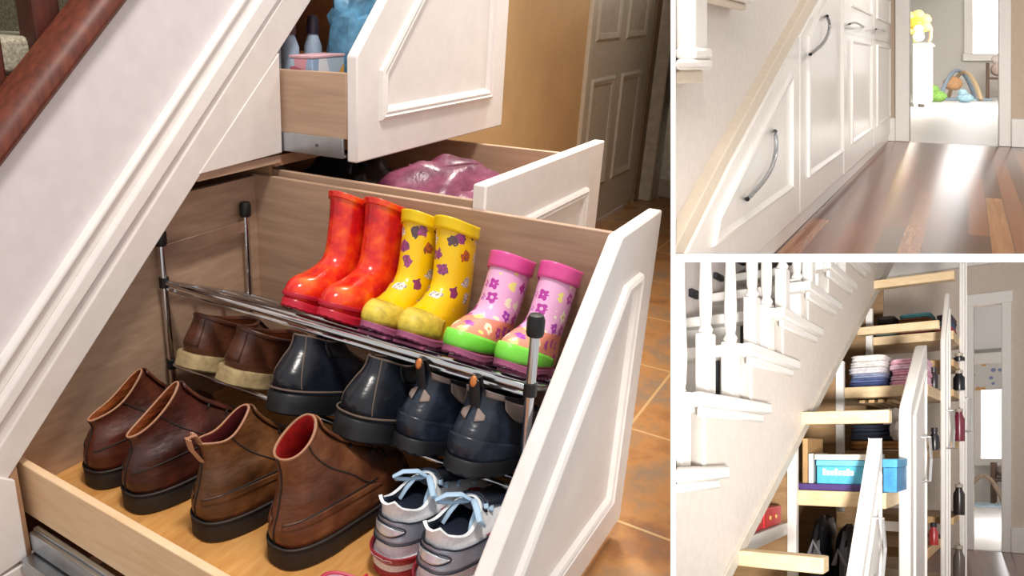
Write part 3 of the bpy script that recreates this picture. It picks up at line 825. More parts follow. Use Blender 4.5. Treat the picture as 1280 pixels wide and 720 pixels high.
wellie(.394, .864, -2, 'pink flowered rubber boot behind the capped rack pole', (pnk.m, PURS, pnk_x), .84, .98, 'pink flowered rubber boots', 0, .80)

# ================================================================== PLACE 2: the hall with the closed cupboards
HT, BT, AT = -.75, .61, 9.2                              # floor height, cupboard face, door wall
def tw(u, v, b=BT): p = T.at(u, v, 1, b); return (p.x, p.z)
def tb(u, v, a=AT): p = T.at(u, v, 0, a); return (p.y, p.z)
TWHITE = plain('#f1ece6', .22, var=.01); TWALL = plain('#dcd2c8', .55, var=.02); TCAS = plain('#f4f0ea', .4, var=.01); TTRIM = plain('#d9cab6', .5, var=.015)
GREY = plain('#dcd8d2', .7, var=.02)

def plank_floor(name):
    n = NT(name); m = n.n('ShaderNodeMapping'); n.k(n.loc, m.inputs['Vector'])
    b = n.n('ShaderNodeTexBrick', offset=.43); n.k(m.outputs[0], b.inputs['Vector'])
    for q, v in (('Scale', 1.0), ('Brick Width', 2.2), ('Row Height', .075), ('Mortar Size', .0016), ('Mortar Smooth', .2), ('Bias', 0.0)): b.inputs[q].default_value = v
    b.inputs['Color1'].default_value = (0, 0, 0, 1); b.inputs['Color2'].default_value = (1, 1, 1, 1)
    f = n.noise(5, 6, (.35, 9, 1)); g = n.math('ADD', n.math('MULTIPLY', b.outputs['Color'], .75), n.math('MULTIPLY', f, .38))
    c = n.ramp(g, [(.22, '#431d12'), (.42, '#672f1b'), (.62, '#7d4024'), (.82, '#98552e'), (1.0, '#bd8650')])
    n.k(n.mix(b.outputs['Fac'], c, '#3a1c12'), n.b.inputs['Base Color'])
    n.bump(f, .05, .002)
    return n.fin(None, .17, Specular_IOR_Level=.38)
WOODF = plank_floor('dark_planks')
struct('floor', MB().box(2.4, AT, -1.3, .95, HT - .04, HT), WOODF, T)
FAR = 22.0
struct('floor', MB().box(AT, FAR, -3.2, 1.3, HT - .04, HT + .004), plain('#f3f0ee', .35, var=.01), T)
w0 = T.at(845, 0, 1, BT)
# stair side wall above the cupboards
diag = [tw(1007, -40), tw(1007, 0), tw(895, 200), tw(842, 292)]
top_a = tw(1040, -60)
struct('wall_left', MB().prism([tw(835, -60), tw(1045, -60), tw(1018, 0), tw(908, 200), tw(835, 345)], 1, BT + .0215, BT + .06), TWALL, T)
struct('trim_1', MB().prism([tw(1029, -40), tw(1040, -40), tw(1018, 0), tw(908, 200), tw(835, 345), tw(835, 315), tw(896, 200), tw(1007, 0)], 1, BT - .012, BT + .06), TTRIM, T, bevel=.004)
struct('baseboard_left', MB().prism([tw(955, 331)[:1] + (HT,), tw(1111, 173)[:1] + (HT,), tw(1111, 173)[:1] + (HT + .075,), tw(955, 331)[:1] + (HT + .075,)], 1, BT - .004, BT + .05), TWHITE, T, bevel=.004)
# left end of the cupboard run, plinth continues under the triangular door
struct('baseboard_left', MB().box(1.6, tw(955, 331)[0], BT - .004, BT + .05, HT, HT + .075), TWHITE, T)
TPROF = [(0, 0), (.004, .010), (.014, .013), (.022, .005), (.028, 0), (.028, -.003), (0, -.003)]
HANDLE = plain('#b3b6b8', .3, .9, var=.03)
ub = HT + .08
def cup(name, label, poly, mold, handle, drawer=None, dm=None, dh=None, hr=.0075):
    c = poly[0]
    t = Thing(name, label, 'cupboard', T, (c[0], BT, HT), 'cupboards under the white stairs')
    d = t.part('door', MB().prism(poly, 1, BT - .02, BT + .02), TWHITE, bevel=.003)
    t.part('moulding', moulding(mold, 1, BT - .02, TPROF), TWHITE, d, smooth=30)
    if handle: t.part('handle', MB().tube(handle, hr, 8), HANDLE, d, label='bowed steel handle')
    if drawer:
        r = t.part('drawer', MB().prism(drawer, 1, BT - .02, BT + .02), TWHITE, bevel=.003)
        t.part('moulding', moulding(dm, 1, BT - .02, TPROF), TWHITE, r, smooth=30)
        t.part('handle', MB().tube(dh, .006, 8), HANDLE, r, label='small bowed steel handle')
    return t
def arc(pts, b=BT - .055):
    P = [T.at(u, v, 1, b) for u, v in pts]
    e0, e1 = T.at(*pts[0], 1, BT - .021), T.at(*pts[-1], 1, BT - .021)
    n = 14; out = [e0]
    for i in range(n + 1):                                # smooth curve through three or more points
        t = i / n * (len(P) - 1); k = min(int(t), len(P) - 2); f = t - k
        p0, p1, p2, p3 = P[max(0, k - 1)], P[k], P[k + 1], P[min(len(P) - 1, k + 2)]
        out.append(.5 * ((2 * p1) + (p2 - p0) * f + (2 * p0 - 5 * p1 + 4 * p2 - p3) * f * f + (3 * p1 - p0 - 3 * p2 + p3) * f ** 3))
    return out + [e1]
xa = lambda u, v=100: min(tw(u, v)[0], AT - .03)
cup('cupboard', 'low triangular cupboard door with a long bowed handle under the stairs',
    [(xa(993), ub), (xa(993), tw(993, 46)[1]), tw(908, 200), tw(848, 318), (xa(905), ub)],
    [tw(982, 236), tw(982, 92), tw(926, 193), tw(886, 268), tw(880, 308)], arc([(969, 164), (970, 185), (966, 205), (956, 224), (934, 249)]))
cup('cupboard', 'middle cupboard door with a slanting top corner and a bowed handle',
    [(xa(994), ub), (xa(1049), ub), tw(1049, -45), tw(1043, -45), tw(1019, -1), (xa(994), tw(994, 45)[1])],
    [tw(1047, 191), tw(1047, -30), tw(1030, -12), tw(1003, 45), tw(1003, 222)], arc([(1034, 20), (1037, 32), (1034, 45), (1026, 57), (1013, 68)]))
for (u0, u1, m0, m1, lab, h) in ((1050.5, 1088, 1059, 1084.5, 'tall cupboard with a drawer above its door, next to the middle cupboard', ((1062, 30), (1070, 28.5), (1080, 33.5))),
                                 (1089, 1111, 1092, 1108.5, 'end cupboard with a drawer above its door, beside the doorway', ((1095, 36.5), (1100, 36), (1107, 38.5)))):
    a0, a1, n0, n1 = xa(u0), xa(u1), xa(m0), xa(m1)
    z1, z2, zt = tw(1058, 41)[1], tw(1058, 44)[1], tw(1058, -50)[1]
    cup('cupboard', lab, [(a0, ub), (a1, ub), (a1, z1), (a0, z1)], [(n0, tw(1058, 181)[1]), (n1, tw(1058, 181)[1]), (n1, tw(1058, 49)[1]), (n0, tw(1058, 49)[1])], None,
        [(a0, z2), (a1, z2), (a1, zt), (a0, zt)], [(n0, tw(1058, 8)[1]), (n1, tw(1058, 8)[1]), (n1, tw(1058, -40)[1]), (n0, tw(1058, -40)[1])], arc(h))
struct('wall_left', MB().box(xa(1111), AT, BT + .03, BT + .08, HT, 1.6), TWALL, T)
struct('baseboard_left', MB().box(xa(1111) + .01, AT, BT, BT + .05, HT, HT + .24), TWHITE, T, bevel=.004)
# stair treads and the baluster above
def t_tread(u0, u1, v0, v1, name='stair_tread'):
    a, b = tw(u0, v1, BT - .05), tw(u1, v0, BT - .05)
    struct(name, MB().box(a[0], b[0], BT - .05, BT + .3, a[1], tw(u1, v0 , BT - .05)[1]), TWHITE, T, bevel=.008)
p0, p1 = T.at(836, 74, 1, BT - .05), T.at(892, 74, 1, BT - .05)
z0 = T.at(892, 87, 1, BT - .05).z
struct('stair_tread', MB().box(p0.x, p1.x, BT - .05, BT + .4, z0, p1.z), TWHITE, T, bevel=.01)
struct('trim_2', MB().box(p0.x, T.at(880, 90, 1, BT - .03).x, BT - .03, BT, z0 - .035, z0), TTRIM, T, bevel=.008)
q0, q1 = T.at(872, -6, 1, BT - .05), T.at(944, -6, 1, BT - .05)
struct('stair_tread', MB().box(q0.x, q1.x, BT - .05, BT + .4, T.at(944, 5, 1, BT - .05).z, q1.z + .05), TWHITE, T, bevel=.01)
struct('trim_3', MB().box(q0.x + .05, T.at(934, 8, 1, BT - .03).x, BT - .03, BT, T.at(934, 13, 1, BT - .03).z, T.at(934, 5, 1, BT - .03).z), TTRIM, T, bevel=.008)
b0, b1 = T.at(846, 74, 1, BT), T.at(871, 74, 1, BT)
t = Thing('baluster', 'thick white baluster standing on the stair tread above the closed cupboards', 'baluster', T, (b0.x, BT, p1.z))
t.part('shaft', MB().box(b0.x + .02, b1.x - .04, BT - .040, BT + .015, p1.z + .02, p1.z + 1.0), TWHITE, bevel=.012)
t.part('base_block', MB().box(b0.x, b1.x - .02, BT - .048, BT + .020, p1.z, p1.z + .03), TWHITE, bevel=.008)

# door wall, its casing and baseboards
ol, orr = tb(1137, 100)[0], tb(1248, 100)[0]; cl, cr = tb(1119, 100)[0], tb(1264, 100)[0]
WB = plain('#cdb9a2', .6, var=.02)
struct('wall_back', MB().box(AT, AT + .12, ol, .95, HT, 1.6), WB, T)
struct('wall_back', MB().box(AT, AT + .12, -1.3, orr, HT, 1.6), WB, T)
for (x0, x1, n) in ((ol, cl, 'trim_4'), (cr, orr, 'trim_5')):
    struct(n, MB().box(AT - .03, AT, min(x0, x1), max(x0, x1), HT, 1.6), TCAS, T, bevel=.008)
for (x0, x1, n) in ((ol, ol + .015, 'trim_6'), (orr - .015, orr, 'trim_7')):
    struct(n, MB().box(AT - .005, AT + .13, x0, x1, HT, 1.6), TCAS, T)
struct('baseboard_back', MB().box(AT - .045, AT, cl, BT, HT, HT + .22), TCAS, T, bevel=.006)
struct('baseboard_back', MB().box(AT - .045, AT, -1.3, cr, HT, HT + .25), TCAS, T, bevel=.006)
struct('ceiling', MB().box(3.2, FAR, -3.2, 1.3, 1.62, 1.66), plain('#f2efec', .8, var=.005), T)

# the bright room beyond
struct('wall_far', MB().box(FAR, FAR + .1, -3.2, 1.4, HT, 1.62), GREY, T)
struct('wall_side', MB().box(AT + .1, FAR, 1.0, 1.1, HT, 1.62), GREY, T)
struct('wall_side', MB().box(AT + .1, FAR, -3.3, -3.2, HT, 1.62), GREY, T)
def fb(u, v, a=FAR): p = T.at(u, v, 0, a); return (p.y, p.z)
wl, wz = fb(1212, 67); wr = fb(1262, 67)[0]
wn = struct('window_1', MB().box(FAR - .02, FAR + .02, wr, wl, wz, 1.55), glow('#ffffff', 3.2), T)
MB().box(FAR - .08, FAR - .02, wl - .06, wl + .1, wz - .1, 1.6).build('window_frame', TCAS, T, (0, 0, 0), wn, bevel=.01).location = (0, 0, 0)
MB().box(FAR - .12, FAR - .02, wr - .1, wl + .12, wz - .16, wz).build('window_sill', TCAS, T, (0, 0, 0), wn, bevel=.01).location = (0, 0, 0)

def tf(u, v, a=None): return T.at(u, v, 2, HT + .004)
DA = 16.2
y0, y1 = T.at(1141, 100, 0, DA).y, T.at(1162, 100, 0, DA).y; zt = T.at(1150, 57, 0, DA).z
t = Thing('dresser', 'white chest of drawers against the grey wall of the bright room', 'dresser', T, (DA, y0, HT))
t.part('body', MB().box(DA, DA + 1.6, y1, y0, HT + .06, zt), TCAS, bevel=.01)
t.part('top', MB().box(DA - .05, DA + 1.65, y1 - .03, y0, zt, zt + .04), TCAS, bevel=.008)
for i in range(3):
    dz = (zt - HT - .1) / 3; z = HT + .08 + dz * i
    r = t.part('drawer', MB().box(DA - .02, DA, y1 + .03, y0 - .03, z, z + dz - .03), TCAS, bevel=.006)
    t.part('knob', MB().lathe([(.02, -.06), (.024, -.05), (.012, -.02), (.012, 0)], (DA, (y0 + y1) / 2, z + dz / 2), 10, 0), plain('#9aa8a0', .4), r)
for y in (y0 - .04, y1 + .04): t.part('leg', MB().box(DA + .02, DA + .1, y - .03, y + .03, HT + .004, HT + .06), TCAS)
# flower toy on the dresser
ft = Thing('toy_flower', 'yellow flower toy with an orange arching stem on the white dresser', 'toy', T, (DA + .3, y0, zt + .04))
fa = DA + .3; fz = zt + .065; c = T.at(1145, 29, 0, fa)
for k in range(7):
    an = 2 * PI * k / 7
    ft.part('petal', MB().blob((fa, c.y + .14 * COS(an), c.z + .14 * SIN(an)), (.06, .09, .09), k, .05, 2, 12, 8), plain('#d8c878', .5))
ft.part('face', MB().blob((fa - .05, c.y, c.z), (.06, .1, .1), 1, .02, 2, 12, 8), plain('#d6b33c', .5))
pts = [T.at(*q, 0, fa) for q in ((1146, 24), (1152, 25), (1160, 28), (1164, 36), (1163, 48), (1161, 57))]; pts[-1].z = fz
ft.part('stem', MB().tube(pts, .025, 8), plain('#d0a884', .5))
pts = [T.at(*q, 0, fa) for q in ((1144, 34), (1143, 46), (1144, 57))]; pts[-1].z = fz
ft.part('stalk', MB().tube(pts, .03, 8), plain('#b9c46a', .5))
by = T.at(1149, 50, 0, fa)
pb = Thing('plush_toy', 'small white plush toy sitting at the foot of the yellow flower toy', 'toy', T, (fa - .2, by.y, fz))
pb.part('body', MB().blob((fa - .2, by.y, fz + .09), (.07, .08, .09), 2, .1, 3, 14, 10), plain('#d9d6cf', .8))
pb.part('head', MB().blob((fa - .2, by.y, fz + .22), (.06, .07, .06), 4, .1, 3, 14, 10), plain('#d9d6cf', .8))

# play gym on the floor
GA = 20.0
def gp(u, v, a=GA): return T.at(u, v, 0, a)
hz = HT + .004
g0, g1, g2 = gp(1176, 119), gp(1226, 119), gp(1200, 90)
t = Thing('play_gym', 'baby play gym with crossed striped arches on the floor of the bright room', 'toy', T, (GA, g0.y, hz))
def arch(ya, yb, za, a0, a1, m, n):
    P = [(a0 + (a1 - a0) * k / 16, ya + (yb - ya) * k / 16, hz + .03 + (za - hz) * SIN(PI * k / 16) ** .8) for k in range(17)]
    t.part(n, MB().tube(P, .035, 8), m)
arch(g0.y, g1.y + .1, g2.z, GA - .5, GA + .6, plain('#8e9cab', .6), 'arch')
arch(g0.y - .12, g1.y, g2.z - .03, GA + .6, GA - .5, plain('#c9b08c', .6), 'arch')
t.part('mat', MB().lathe([(0, 0), (.5, .002), (.52, .015), (.5, .03), (0, .035)], (GA, (g0.y + g1.y) / 2, hz), 28), plain('#9fb4c4', .8, var=.3, scale=4))
for (u, v, col, r, lab, kind) in ((1170, 111, '#84b058', .14, 'green plush toy beside the play gym', 'toy'), (1206, 116, '#93b4c2', .11, 'pale blue cube-like soft toy in front of the play gym', 'toy'), (1152, 116, '#77727a', .06, 'dark grey soft toy by the foot of the dresser', 'toy')):
    p = gp(u, 118, GA - 1.3); s = Thing('soft_toy', lab, kind, T, (GA - 1.3, p.y, hz))
    s.part('body', MB().blob((GA - 1.3, p.y, hz + r * .8), (r, r * 1.2, r * .8), u, .15, 3, 14, 10), plain(col, .8, var=.12))
    s.part('head', MB().blob((GA - 1.34, p.y + r * .3, hz + r * 1.7), (r * .6, r * .7, r * .6), u, .1, 3, 12, 8), plain(col, .8, var=.12))
p = gp(1191, 104)
h = Thing('hanging_toy', 'orange soft toy hanging under the arches of the play gym', 'toy', T, (GA, p.y, p.z))
h.part('body', MB().blob((GA, p.y, p.z), (.10, .16, .14), 5, .15, 3, 14, 10), plain('#cf9f74', .8))
h.part('cord', MB().tube([(GA, p.y, p.z + .1), (GA, p.y, g2.z - .06)], .012, 6), plain('#a08a70', .7))
# little brown chair with a pale doll
CA = 20.5; c0, c1 = T.at(1233, 118, 0, CA), T.at(1246, 118, 0, CA); zc = T.at(1238, 97, 0, CA).z; zb = T.at(1238, 78, 0, CA).z
BRN = plain('#6b5240', .6)
t = Thing('child_chair', 'small brown wooden chair under the window of the bright room', 'chair', T, (CA, c0.y, hz))
t.part('seat', MB().box(CA, CA + .7, c1.y - .2, c0.y, zc - .04, zc), BRN, bevel=.01)
for (x, y) in ((CA, c0.y - .05), (CA + .65, c0.y - .05), (CA, c1.y - .2), (CA + .65, c1.y - .2)): t.part('leg', MB().box(x, x + .05, y, y + .05, hz, zc - .04), BRN)
t.part('backrest', MB().box(CA, CA + .7, c0.y - .05, c0.y, zc, zc + .30), BRN, bevel=.01)
s = Thing('doll', 'pale pink doll seated on the small brown chair', 'doll', T, (CA + .3, c1.y, zc))
s.part('body', MB().blob((CA + .3, c1.y - .02, zc + .16), (.1, .12, .13), 3, .12, 3, 14, 10), plain('#dcc4b8', .8))
s.part('head', MB().blob((CA + .3, c1.y, zc + .36), (.08, .09, .09), 4, .08, 3, 14, 10), plain('#e3d8d0', .8))

# ================================================================== PLACE 3: the stairs with the pull-out shelves
WB_, HB, AB = .76, -.86, 8.4
def bw(u, v, b=WB_): p = B.at(u, v, 1, b); return (p.x, p.z)
def bp(u, v, a): return B.at(u, v, 0, a)
BWH = plain('#efeae4', .45, var=.01); BWALL = plain('#ddd3c9', .6, var=.02)
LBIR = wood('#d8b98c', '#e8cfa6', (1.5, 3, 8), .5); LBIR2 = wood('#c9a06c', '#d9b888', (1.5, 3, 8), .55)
# step heights and riser positions along the stairs
TR = [(-.062, 1.80), (.152, 2.36), (.342, 2.86), (.520, 3.30), (.690, 3.74), (.852, 4.16), (1.012, 4.58), (1.17, 5.0), (1.33, 5.42), (1.49, 5.84)]
dg = [bw(912, 720), bw(990, 570), bw(1050, 452), bw(1112, 337)]
k = (dg[3][0] - dg[2][0]) / (dg[3][1] - dg[2][1])
d_lo = (dg[0][0] - (dg[1][0] - dg[0][0]) * .5, dg[0][1] - (dg[1][1] - dg[0][1]) * .5); d_hi = (dg[3][0] + .35 * k, dg[3][1] + .35)
prof = [d_lo] + dg + [d_hi, (d_hi[0], 1.49)]
for i in range(len(TR) - 1, -1, -1):
    u, a = TR[i]
    if i < len(TR) - 1: prof.append((TR[i + 1][1], u))
    prof.append((a, u))
prof += [(1.70, -.062), (1.70, d_lo[1])]
cl_ = []
for q in prof:
    if not cl_ or (Vector(q) - Vector(cl_[-1])).length > 1e-4: cl_.append(q)
struct('wall_left', MB().prism(cl_, 1, WB_, WB_ + .04), BWALL, B)
ofs = lambda q, d: (q[0] - d * .42, q[1] + d * .9)
tr_poly = [d_lo] + dg + [d_hi] + [ofs(q, .045) for q in ([d_lo] + dg + [d_hi])[::-1]]
struct('trim_1', MB().prism(tr_poly, 1, WB_ - .010, WB_ + .05), plain('#cfc6b8', .5, var=.03), B, bevel=.003)
for i, (u, a) in enumerate(TR[:-1]):
    an = TR[i + 1][1]
    struct('stair_tread', MB().box(a - .10, an + .17, WB_ - .03, WB_, u - .032, u + .008).box(a - .10, an + .03, WB_, 1.16, u - .032, u + .008), BWH, B, (a, WB_, u), bevel=.006)
    struct('stair_cove', MB().box(a - .05, an + .12, WB_ - .016, WB_, u - .062, u - .032), BWH, B, (a, WB_, u), bevel=.006)
    lo = TR[i - 1][0] if i else u - .25
    struct('stair_riser', MB().box(a, a + .03, WB_ - .002, 1.16, lo, u - .03), BWH, B, (a, WB_, u))
struct('wall_inner', MB().prism([(1.2, -.5), (1.9, -.27), (6.1, 1.31), (9.0, 1.5), (9.0, 2.2), (1.2, 2.2)], 1, 1.16, 1.20), plain('#e6dcd8', .7, var=.02), B)
# balusters, two on every tread
def baluster(px_, i, lab):
    u, a = TR[i]; b = WB_ + .045; p = B.at(px_, 500, 1, b)
    t = Thing('baluster', lab, 'baluster', B, (p.x, b, u + .008), 'white balusters on the open stairs')
    r = .021; z = u + .008
    t.part('base_block', MB().box(p.x - r * 1.7, p.x + r * 1.7, b - r, b + r, z, z + .20), BWH, bevel=.004)
    t.part('shaft', MB().lathe([(r * .9, 0), (r * 1.1, .012), (r * .7, .028), (r * .85, .045), (r * .98, .12), (r * .7, .30), (r * .62, .5), (r * .9, .52), (r * .6, .54), (r * .62, .75)], (p.x, b, z + .20), 14), BWH)
names = ['lowest', 'second', 'third', 'fourth', 'fifth', 'sixth', 'seventh', 'eighth', 'ninth', 'tenth', 'eleventh']
for j, (px_, i) in enumerate(((850, 0), (882, 1), (913, 1), (940, 2), (958, 2), (978, 3), (996, 3), (1011, 4), (1024, 4), (1035, 5), (1046, 5))):
    baluster(px_, i, 'white turned baluster, %s up the open staircase above the pull-out shelves' % names[j])
BLKM = plain('#1c1b22', .6)
for (u, v0, v1, lab) in ((870.5, 360, 374, 'lowest small black square picture on the pale stair wall'), (901, 340, 352, 'middle small black square picture on the pale stair wall'), (928.5, 322, 332, 'topmost small black square picture on the pale stair wall')):
    p, q = B.at(u - 4.5, v0, 1, 1.14), B.at(u + 4.5, v1, 1, 1.14)
    t = Thing('picture', lab, 'picture', B, (p.x, 1.15, p.z), 'black square pictures on the stair wall')
    t.part('frame', MB().box(p.x, q.x, 1.14, 1.16, q.z, p.z), BLKM, bevel=.004)
    t.part('print', MB().box(p.x + .03, q.x - .03, 1.137, 1.14, q.z + .015, p.z - .015), plain('#23222b', .4))
for (u, v0, v1, i, lab) in ((896.5, 430, 489, 2, 'black carpet edge on the riser above the lowest full tread'), (928, 392, 428, 3, 'black carpet edge on the riser one step higher'), (970.5, 357, 384, 4, 'black carpet edge on the riser beside the sixth baluster')):
    a = TR[i][1] - .012; p, q = bp(u - 3, v0, a), bp(u + 2.5, v1, a)
    single('carpet_edge', MB().box(a, a + .010, q.y, p.y, TR[i - 1][0] + .01, TR[i][0] - .035), BLKM, B, (a, q.y, q.z), lab, 'carpet', 'black carpet edges on the stairs', bevel=.002)

# carcass behind the pull-outs
NA = [2.66, 3.56, 4.56, 5.45]; FA = [3.52, 4.52, 5.41, 6.06]; BF = [.46, .411, .389, .356]; TH = [.05, .065, .055, .04]
cb = Thing('stair_cabinet', 'birch and white cabinet carcass under the open staircase with all its units pulled out', 'cabinet', B, (4.5, 1.2, HB))
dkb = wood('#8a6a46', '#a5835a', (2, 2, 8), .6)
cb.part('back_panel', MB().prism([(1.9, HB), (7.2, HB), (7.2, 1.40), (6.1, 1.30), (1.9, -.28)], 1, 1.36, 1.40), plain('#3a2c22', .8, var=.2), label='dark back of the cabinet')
for i, a in enumerate(NA + [6.12]):
    zt_ = min(1.28, (a - 1.9) * .45 - .62 + .12)
    z_ = -.02 + (a - 3.56) * .452
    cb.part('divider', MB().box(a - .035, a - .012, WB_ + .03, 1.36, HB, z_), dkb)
for a, u, v0, v1 in ((3.545, 997, 556, 690), (4.545, 1055, 452, 565), (5.435, 1090, 386, 428)):
    cb.part('post', MB().box(a - .03, a + .012, WB_ - .004, WB_ + .03, B.at(u, v1, 1, WB_).z - .3, B.at(u, v0, 1, WB_).z), BWH, bevel=.002)
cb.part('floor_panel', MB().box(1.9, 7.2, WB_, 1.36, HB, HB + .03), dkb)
low = [bw(918, 698, .79), bw(991, 665, .79), bw(991, 651, .79), bw(918, 678, .79)]
cb.part('shelf', MB().prism(low, 1, WB_ + .03, WB_ + .30), BWH, label='white sloping shelf at the low end of the stairs')

HANDLE_B = plain('#cfd0cf', .3, .6, var=.03)
# the four pull-out units
BF, TH = [.46, .411, .389, .356], [.045, .042, .022, .018]
def fx(i, *px_): return [bw(u, v, BF[i]) for u, v in px_]
_f = fx(0, (1103, 549), (1077, 720))
F1 = [(FA[0], .037), _f[0], _f[1], (_f[1][0] - .05, _f[1][1] - .035), (_f[1][0] - .05, HB + .03), (FA[0], HB + .03)]
_f = fx(1, (1157, 431), (1139.5, 505))
F2 = [(FA[1], .485), (_f[0][0], .475), _f[1], (_f[1][0] - .03, _f[1][1] - .04), (_f[1][0] - .03, HB + .03), (FA[1], HB + .03)]
_f = fx(2, (1186.5, 367), (1182, 418))
F3 = [(FA[2], .86), (_f[0][0], .845), _f[1], (_f[1][0] - .02, _f[1][1] - .04), (_f[1][0] - .02, HB + .03), (FA[2], HB + .03)]
F4 = [(FA[3], 1.30), (5.84, 1.25), (5.80, 1.1), (5.80, HB + .03), (FA[3], HB + .03)]
labs = ['lowest pull-out unit with a sharply slanted white front and dark inside', 'pull-out unit with blue game boxes on its birch shelf, second up the stairs', 'pull-out unit holding white and pink towels behind a tall white front', 'tallest pull-out unit with folded clothes, beside the doorway']
units = []
for i, (poly, lab) in enumerate(zip((F1, F2, F3, F4), labs)):
    t = Thing('pull_out_unit', lab, 'pull-out shelf unit', B, (NA[i], BF[i], HB), 'pull-out units under the open stairs')
    f = t.part('front_panel', MB().prism(poly, 1, BF[i], BF[i] + TH[i]), BWH, label='white slanted front', bevel=.006)
    sp_ = [poly[0], poly[2], (poly[2][0], poly[-1][1]), poly[-1]]
    t.part('moulding', moulding(inset(sp_, (.05, .07, .035, .018)[i]), 1, BF[i], [(0, 0), (.006, .008), (.02, .008), (.026, 0), (.026, -.003), (0, -.003)]), BWH, f)
    hp = {0: ((3.30, -.25), (3.36, -.36), (3.30, -.46)), 1: ((4.3, .05), (4.36, -.05), (4.3, -.15)), 2: ((5.2, .2), (5.26, .1), (5.2, 0)), 3: ((5.95, .3), (5.99, .2), (5.95, .1))}[i]
    P = [(hp[0][0], BF[i], hp[0][1])] + [(x, BF[i] - .03, z) for x, z in hp] + [(hp[2][0], BF[i], hp[2][1])]
    t.part('handle', MB().tube(P, .006, 8), HANDLE_B, f, label='bowed steel handle')
    units.append(t)
def shelf(i, z1, th, m=LBIR, a0=None, a1=None, name='shelf', b1=1.30):
    a0 = NA[i] if a0 is None else a0; a1 = FA[i] - .01 if a1 is None else a1
    units[i].part(name, MB().box(a0, a1, BF[i] + TH[i], b1, z1 - th, z1), m, bevel=.004)
shelf(0, -.335, .05, LBIR, 2.70, 2.78, 'rail', .785); shelf(0, HB + .08, .03)
shelf(1, -.172, .062); shelf(1, .150, .052, LBIR, 3.64, 3.72, 'rail', .785); shelf(1, HB + .08, .03)
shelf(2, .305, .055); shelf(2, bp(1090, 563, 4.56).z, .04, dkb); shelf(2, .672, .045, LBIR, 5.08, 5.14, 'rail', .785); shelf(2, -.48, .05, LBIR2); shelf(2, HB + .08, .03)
shelf(3, .655, .05); shelf(3, .998, .05, LBIR, 5.50, 5.58, 'rail', 1.2)
zz = [bp(1198, r_, 5.6).z for r_ in (451, 488, 552, 645)]
for z in zz: shelf(3, z, .04, LBIR2)
shelf(3, HB + .08, .03)
for i in (1, 2, 3):
    units[i].part('side_panel', MB().box(FA[i] - .03, FA[i] - .01, 1.0, 1.30, HB + .05, (poly := (F1, F2, F3, F4)[i])[0][1] - .1), LBIR2)
slats = [(bp(u_, 500, 4.9).y) for u_ in (1090, 1101, 1112, 1123)]
for s_ in slats: units[2].part('slat', MB().box(4.6, 5.38, s_ - .012, s_ + .012, .225, .240), LBIR2)

# contents
def folded(name, lab, cat, a0, a1, b0, b1, z0, z1, col, grp, seed):
    rings = []; n = 40; H = z1 - z0
    for j in range(9):
        t = j / 8; z = z0 + H * t
        bul = .5 + .5 * abs(SIN(2 * PI * t)) ** .6 if 0 < j < 8 else .35
        r = []
        for k_ in range(n):
            an = 2 * PI * k_ / n; ca_, sa_ = COS(an), SIN(an)
            x = math.copysign(abs(ca_) ** .35, ca_); y = math.copysign(abs(sa_) ** .35, sa_)
            nz = noise.noise(Vector((x * 2 + seed, y * 2, t * 3))) * .12
            s_ = .90 + .10 * bul + nz * .35
            r.append(((a0 + a1) / 2 + (a1 - a0) / 2 * x * s_, (b0 + b1) / 2 + (b1 - b0) / 2 * y * s_, z + nz * H * (.25 if 0 < j < 8 else .0)))
        rings.append(r)
    return single(name, MB().loft(rings), plain(col, .9, var=.10, scale=60, bump=.3), B, ((a0 + a1) / 2, (b0 + b1) / 2, z0), lab, cat, grp, smooth=50)
def pile(a, u0, u1, z, cols, heights, names, grp, depth=.4):
    """a pile of folded things standing at distance a, between two pixel columns, on the shelf at row vb"""
    p, q = bp(u0, 480, a), bp(u1, 480, a); z += .003
    for j, (c, h_, (nm, lab, cat)) in enumerate(zip(cols, heights, names)):
        folded(nm, lab, cat, a, a + depth, q.y + .004 * (j % 2), p.y - .006 * (j % 3), z, z + h_, c, grp, j * 3.3 + u0); z += h_ + .001
zs = .305
pile(4.62, 1058, 1107, zs, ['#3c4a78', '#5c6a98', '#8f98b4', '#d2cfd2', '#dedad8', '#e6e2de'], [.022, .022, .022, .030, .030, .030],
     [('folded_towel', 'dark blue folded towel at the bottom of the white and blue pile', 'towel'), ('folded_towel', 'mid blue folded towel second from the bottom of its pile', 'towel'), ('folded_towel', 'grey-blue folded towel in the middle of its pile', 'towel'),
      ('folded_towel', 'pale grey folded towel lying on the grey-blue one', 'towel'), ('folded_towel', 'off-white folded towel second from the top of its pile', 'towel'), ('folded_towel', 'white folded towel on top of the blue and white pile', 'towel')], 'towels in the blue and white pile')
pile(4.66, 1109, 1157, zs, ['#e6b4c6', '#efc3d2', '#e3a6bf', '#f0cbd8', '#ecb9cb'], [.026, .026, .026, .026, .026],
     [('folded_towel', 'pink folded towel at the bottom of the pink pile', 'towel'), ('folded_towel', 'light pink folded towel second from the bottom of the pink pile', 'towel'), ('folded_towel', 'deeper pink folded towel in the middle of the pink pile', 'towel'),
      ('folded_towel', 'very pale pink folded towel second from the top of the pink pile', 'towel'), ('folded_towel', 'pink folded towel on top of the pink pile', 'towel')], 'towels in the pink pile')
zt4 = .655
